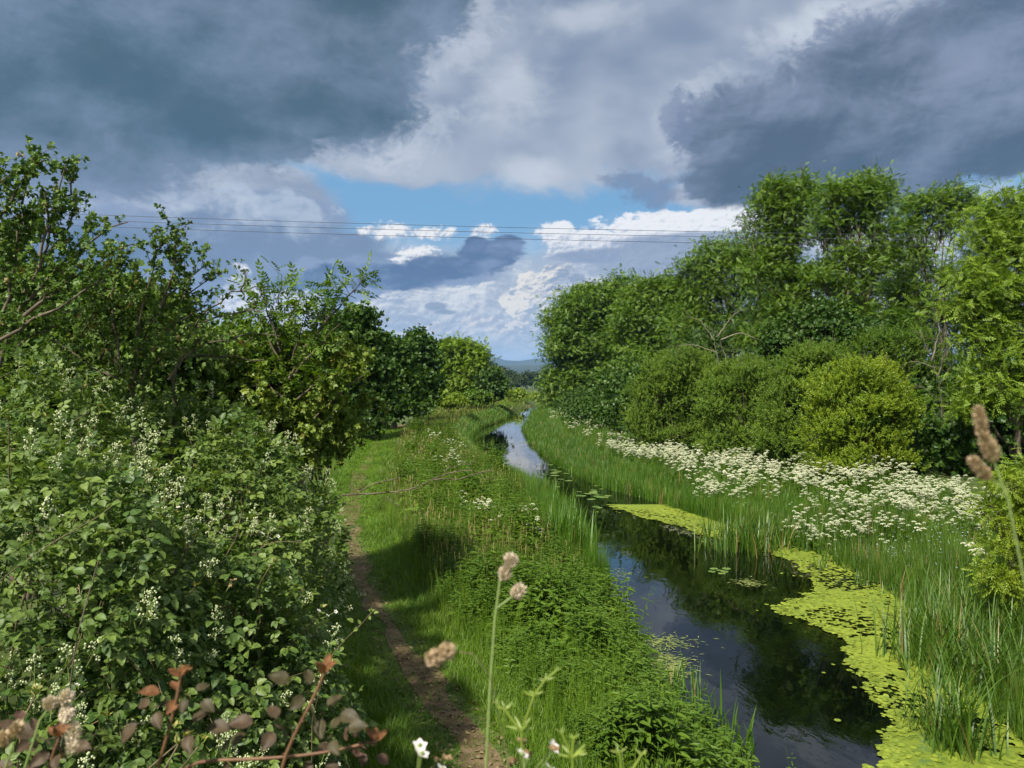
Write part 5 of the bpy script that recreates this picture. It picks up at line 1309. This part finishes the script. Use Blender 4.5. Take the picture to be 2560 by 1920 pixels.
def bramble_shoot(label, stem, D, nodes, seed, stemM=None, sc=1.0, leafM=None):
    g = np.random.default_rng(seed); pts = np.array([P(q[0], q[1], D + (q[2] if len(q) > 2 else 0)) for q in stem]); pts = rooted(pts); b = pts[0]
    root = empty('bramble_shoot', b); tag(root, label, 'bramble')
    s_ = np.concatenate([[0], np.cumsum(np.linalg.norm(np.diff(pts, axis=0), axis=1))]); NP = 64; u = np.linspace(0, s_[-1], NP)
    pl = np.stack([np.interp(u, s_, pts[:, i]) for i in range(3)], -1)
    for _ in range(3): pl[1:-1] = (pl[:-2] + 2 * pl[1:-1] + pl[2:]) / 4
    w = Acc(); w.tube(pl, np.linspace(.0044, .0018, NP), 7)
    for i in range(2, NP - 2, 2):
        d = unit(g.normal(size=3)); w.tube(np.array([pl[i], pl[i] + d * .003, pl[i] + d * .006]), [.0012, .0007, .0001], 4)
    w.build('stem', stemM or M_redstem, root, b, smooth=True)
    T5 = t_palmate(3, .025, .0155, t_leafhi, .018)
    for (px, py, ang, el_, s2, rn) in nodes:
        p = P(px, py, D + g.uniform(-.02, .02)); j = int(np.argmin(np.linalg.norm(pl - p, axis=1)))
        a = Acc(); f = np.array([[math.cos(ang), -.45 * g.random() - .1, math.sin(ang)]]); n_ = np.array([[g.normal(0, .3), -.55, .85]])
        a.scatter(T5, (p - unit(f)[0] * .030 * s2 * sc)[None], basis(f, n_), np.array([s2 * sc]), rnd=np.array([rn]))
        q = p - unit(f)[0] * .030 * s2 * sc
        a.tube(curve(pl[j], q, 4, wobble=.1), .0011, 4, 0, .2)
        a.build('leaf', leafM or M_red, root, b)
    for k in range(5):                                    # young folded leaves at the tip
        a = Acc(); an = k * 1.3 + g.random(); f = np.array([[math.cos(an) * 1.1, math.sin(an) * .7, .6 + .5 * g.random()]])
        a.scatter(t_leafhi(.021, .009, .35, .1), pl[-1][None], basis(f, np.array([[-.6 * math.cos(an), -.8, .5]])), np.array([sc * g.uniform(.7, 1.1)]), rnd=np.array([.95])); a.build('young_leaf', leafM or M_red, root, b)
    return root
bramble_shoot('bronze bramble shoot left of centre at the bottom edge, orange tip leaves', [(360, 2500, .1), (376, 1990), (410, 1860), (438, 1780), (448, 1715), (452, 1690)], .95,
    [(420, 1735, 2.7, 0, .9, .98), (362, 1790, 3.9, 0, 1.0, .5), (500, 1820, .15, 0, 1.1, .45), (490, 1745, -.3, 0, .8, .3)], 5)
bramble_shoot('bronze bramble shoot beside it with a purple stem bending right', [(690, 2500, .1), (695, 1930), (735, 1830), (780, 1760), (800, 1710), (812, 1680)], .90,
    [(745, 1715, 2.6, 0, 1.0, .25), (830, 1785, .1, 0, 1.0, .3), (660, 1810, 2.9, 0, 1.1, .6), (850, 1830, .4, 0, .9, .3)], 6)
bramble_shoot('bronze bramble shoot lying along the bottom edge towards the path', [(420, 2300, .1), (450, 1900), (600, 1900), (760, 1890), (880, 1870), (945, 1850)], .98,
    [(570, 1880, 1.0, 0, 1.0, .3), (880, 1850, 1.2, 0, .8, .9), (930, 1880, -.5, 0, .7, .9), (800, 1900, -.4, 0, .9, .5)], 7)
bramble_shoot('bronze bramble shoot in the bottom left corner behind the grass heads', [(120, 2500, .1), (110, 1960), (130, 1880), (150, 1840)], 1.0,
    [(110, 1850, 2.6, 0, 1.2, .5), (60, 1900, 3.3, 0, 1.1, .6), (170, 1870, .3, 0, 1.0, .5), (60, 1830, 2.4, 0, .9, .55), (20, 1810, 2.8, 0, .9, .92)], 8)
bramble_shoot('long pale green bramble shoot with a yellow tip pointing at the path', [(780, 1800, .3), (820, 1650), (860, 1600), (905, 1560), (930, 1530)], 4.2,
    [(890, 1560, 2.4, 0, 1.2, .9), (850, 1610, 2.8, 0, 1.2, .8), (800, 1660, 2.6, 0, 1.3, .7), (930, 1535, .5, 0, .9, .95)], 9, M_cane, 1.3, M_bram)
bramble_shoot('arching bramble shoot in the middle of the left edge with pinkish leaves', [(-60, 1500, .3), (40, 1420), (140, 1350), (270, 1280), (300, 1245)], 2.7,
    [(270, 1270, .6, 0, 1.3, .7), (230, 1320, .2, 0, 1.4, .5), (60, 1380, 2.2, 0, 1.5, .55), (40, 1240, 2.8, 0, 1.6, .55), (140, 1330, 1.6, 0, 1.4, .5)], 10, M_cane, 1.25, M_bram)
bramble_shoot('dark upright bramble cane with big leaves near the left edge', [(120, 2050, .2), (165, 1800), (190, 1600), (240, 1420), (258, 1370)], 2.3,
    [(262, 1365, .9, 0, 1.3, .3), (225, 1440, 2.6, 0, 1.2, .3), (200, 1560, .3, 0, 1.3, .3), (230, 1540, .1, 0, 1.2, .3)], 12, M_bark, 1.25, M_bram)

def blossom_stem(label, px, py, D, seed, n, brown):
    b = P(px, 2400, D); root = empty('bramble_blossom', b); tag(root, label, 'blossom')
    w = Acc(); w.tube(rooted(curve(b, P(px, py, D), 8, wobble=.02)), np.linspace(.003, .0016, 10), 6); w.build('stem', M_stem, root, b, smooth=True)
    o = copy_tree(BLOOMS[n], parent=root); o.name = 'blossom'; o.location = tuple(P(px, py, D) - b); o.scale = (.72,) * 3; o.rotation_euler = (.5, 0, seed)
    if brown:
        o = copy_tree(BROWNS[0], parent=root); o.name = 'withered_blossom'; o.location = tuple(P(px + 8, py + 14, D) - b); o.rotation_euler = (.3, .3, seed); o.scale = (.6,) * 3
    a = Acc(); 
    for k in range(2):
        an = seed + k * 2.1; a.scatter(t_leaf4(.05, .032, .2, .3), P(px, py + 50 + 14 * k, D)[None], basis(np.array([[math.cos(an), -.4, .2]]), np.array([[0, -.3, 1.0]])), np.array([.42]), rnd=np.array([.4]))
    a.build('leaves', M_clv, root, b)
blossom_stem('white bramble blossom at the bottom edge beside the path', 1042, 1985, .82, 1, 1, True)
blossom_stem('fading bramble blossom with brown sepals at the bottom, right of the grass stem', 1308, 1955, .80, 2, 0, True)

def cleavers(label, stems, whorls, D, seed):
    g = np.random.default_rng(seed); b = P(stems[0][0][0], stems[0][0][1], D); root = empty('cleavers', b); tag(root, label, 'weed')
    w = Acc()
    for s_ in stems:
        pts = np.array([P(q[0], q[1], D) for q in s_]); pts = rooted(pts) if s_[0][1] > 2300 else pts; w.tube(pts, np.linspace(.0015, .0010, len(pts)), 4)
    w.build('stem', M_clv, root, b)
    for (px, py, n, ll, tilt) in whorls:
        a = Acc(); p = P(px, py, D); n_ = n
        an = np.arange(n_) * 6.283 / n_ + g.uniform(0, 1); f = np.stack([np.cos(an), -.5 * np.sin(an), .35 + .55 * np.abs(np.sin(an)) * tilt], -1)
        a.scatter(t_leaf(ll, ll * .17, .25, .15), np.repeat(p[None], n_, 0), basis(f, np.repeat(np.array([[0, -.5, .9]]), n_, 0)), U(.75, 1.1, n_)); a.build('leaf_whorl', M_clv, root, b)
    return root
cleavers('yellow-green cleavers with two branching whorled stems, bottom centre', [[(1305, 2400), (1304, 1920), (1304, 1828), (1335, 1740), (1362, 1700), (1392, 1676)], [(1304, 1828), (1280, 1800), (1262, 1775), (1240, 1760)], [(1335, 1740), (1318, 1735), (1310, 1728)]],
         [(1304, 1828, 6, .017, 1), (1362, 1702, 4, .010, 1), (1394, 1676, 5, .006, 1), (1262, 1774, 5, .011, 1), (1240, 1758, 4, .006, 1), (1338, 1738, 4, .010, 1)], .80, 3)
cleavers('yellow-green cleavers whorl touching the bottom edge right of the blossom', [[(1440, 2400), (1432, 1920), (1430, 1895), (1412, 1850), (1402, 1830)], [(1430, 1895), (1432, 1858), (1436, 1840)], [(1430, 1895), (1455, 1870), (1462, 1862)]],
         [(1430, 1896, 6, .018, .8), (1402, 1832, 4, .007, 1), (1434, 1848, 4, .008, 1)], .72, 4)
cleavers('small cleavers tips peeping over the bottom edge', [[(1560, 2400), (1556, 1960), (1550, 1890), (1546, 1880)], [(1556, 1960), (1590, 1910), (1605, 1885)]],
         [(1546, 1884, 5, .009, 1), (1604, 1888, 4, .008, 1)], .72, 5)
# willowherb tip at the bottom right of the middle
a = Acc(); T = t_herb(.75, 10, .075, .022, 77); a.add(T[0], T[1], 0, .7)
o = a.build('willowherb', M_herb); o.location = tuple(P(1980, 1905, 9.0) - np.array([0, 0, .62])); tag(o, 'single leafy willowherb standing at the water edge, bottom right of centre', 'weed')

# ------------------------------------------------------------------ air between here and the hills
bpy.ops.mesh.primitive_cube_add(size=1)
hz = bpy.context.object; hz.name = 'haze'; hz.data.name = 'haze'
hz.scale = (24000, 14000, 520); hz.location = (0, 6500, 255)
m = bpy.data.materials.new('hazy_air'); m.use_nodes = True; t = NT(m.node_tree); t.n.clear()
out = t.n.new('ShaderNodeOutputMaterial'); vol = t.n.new('ShaderNodeVolumePrincipled')
vol.inputs['Color'].default_value = (0.22, 0.50, 1.0, 1); vol.inputs['Density'].default_value = 6.5e-5; vol.inputs['Anisotropy'].default_value = 0.0
t.l.new(vol.outputs[0], out.inputs['Volume']); hz.data.materials.append(m)
tag(hz, kind='stuff')
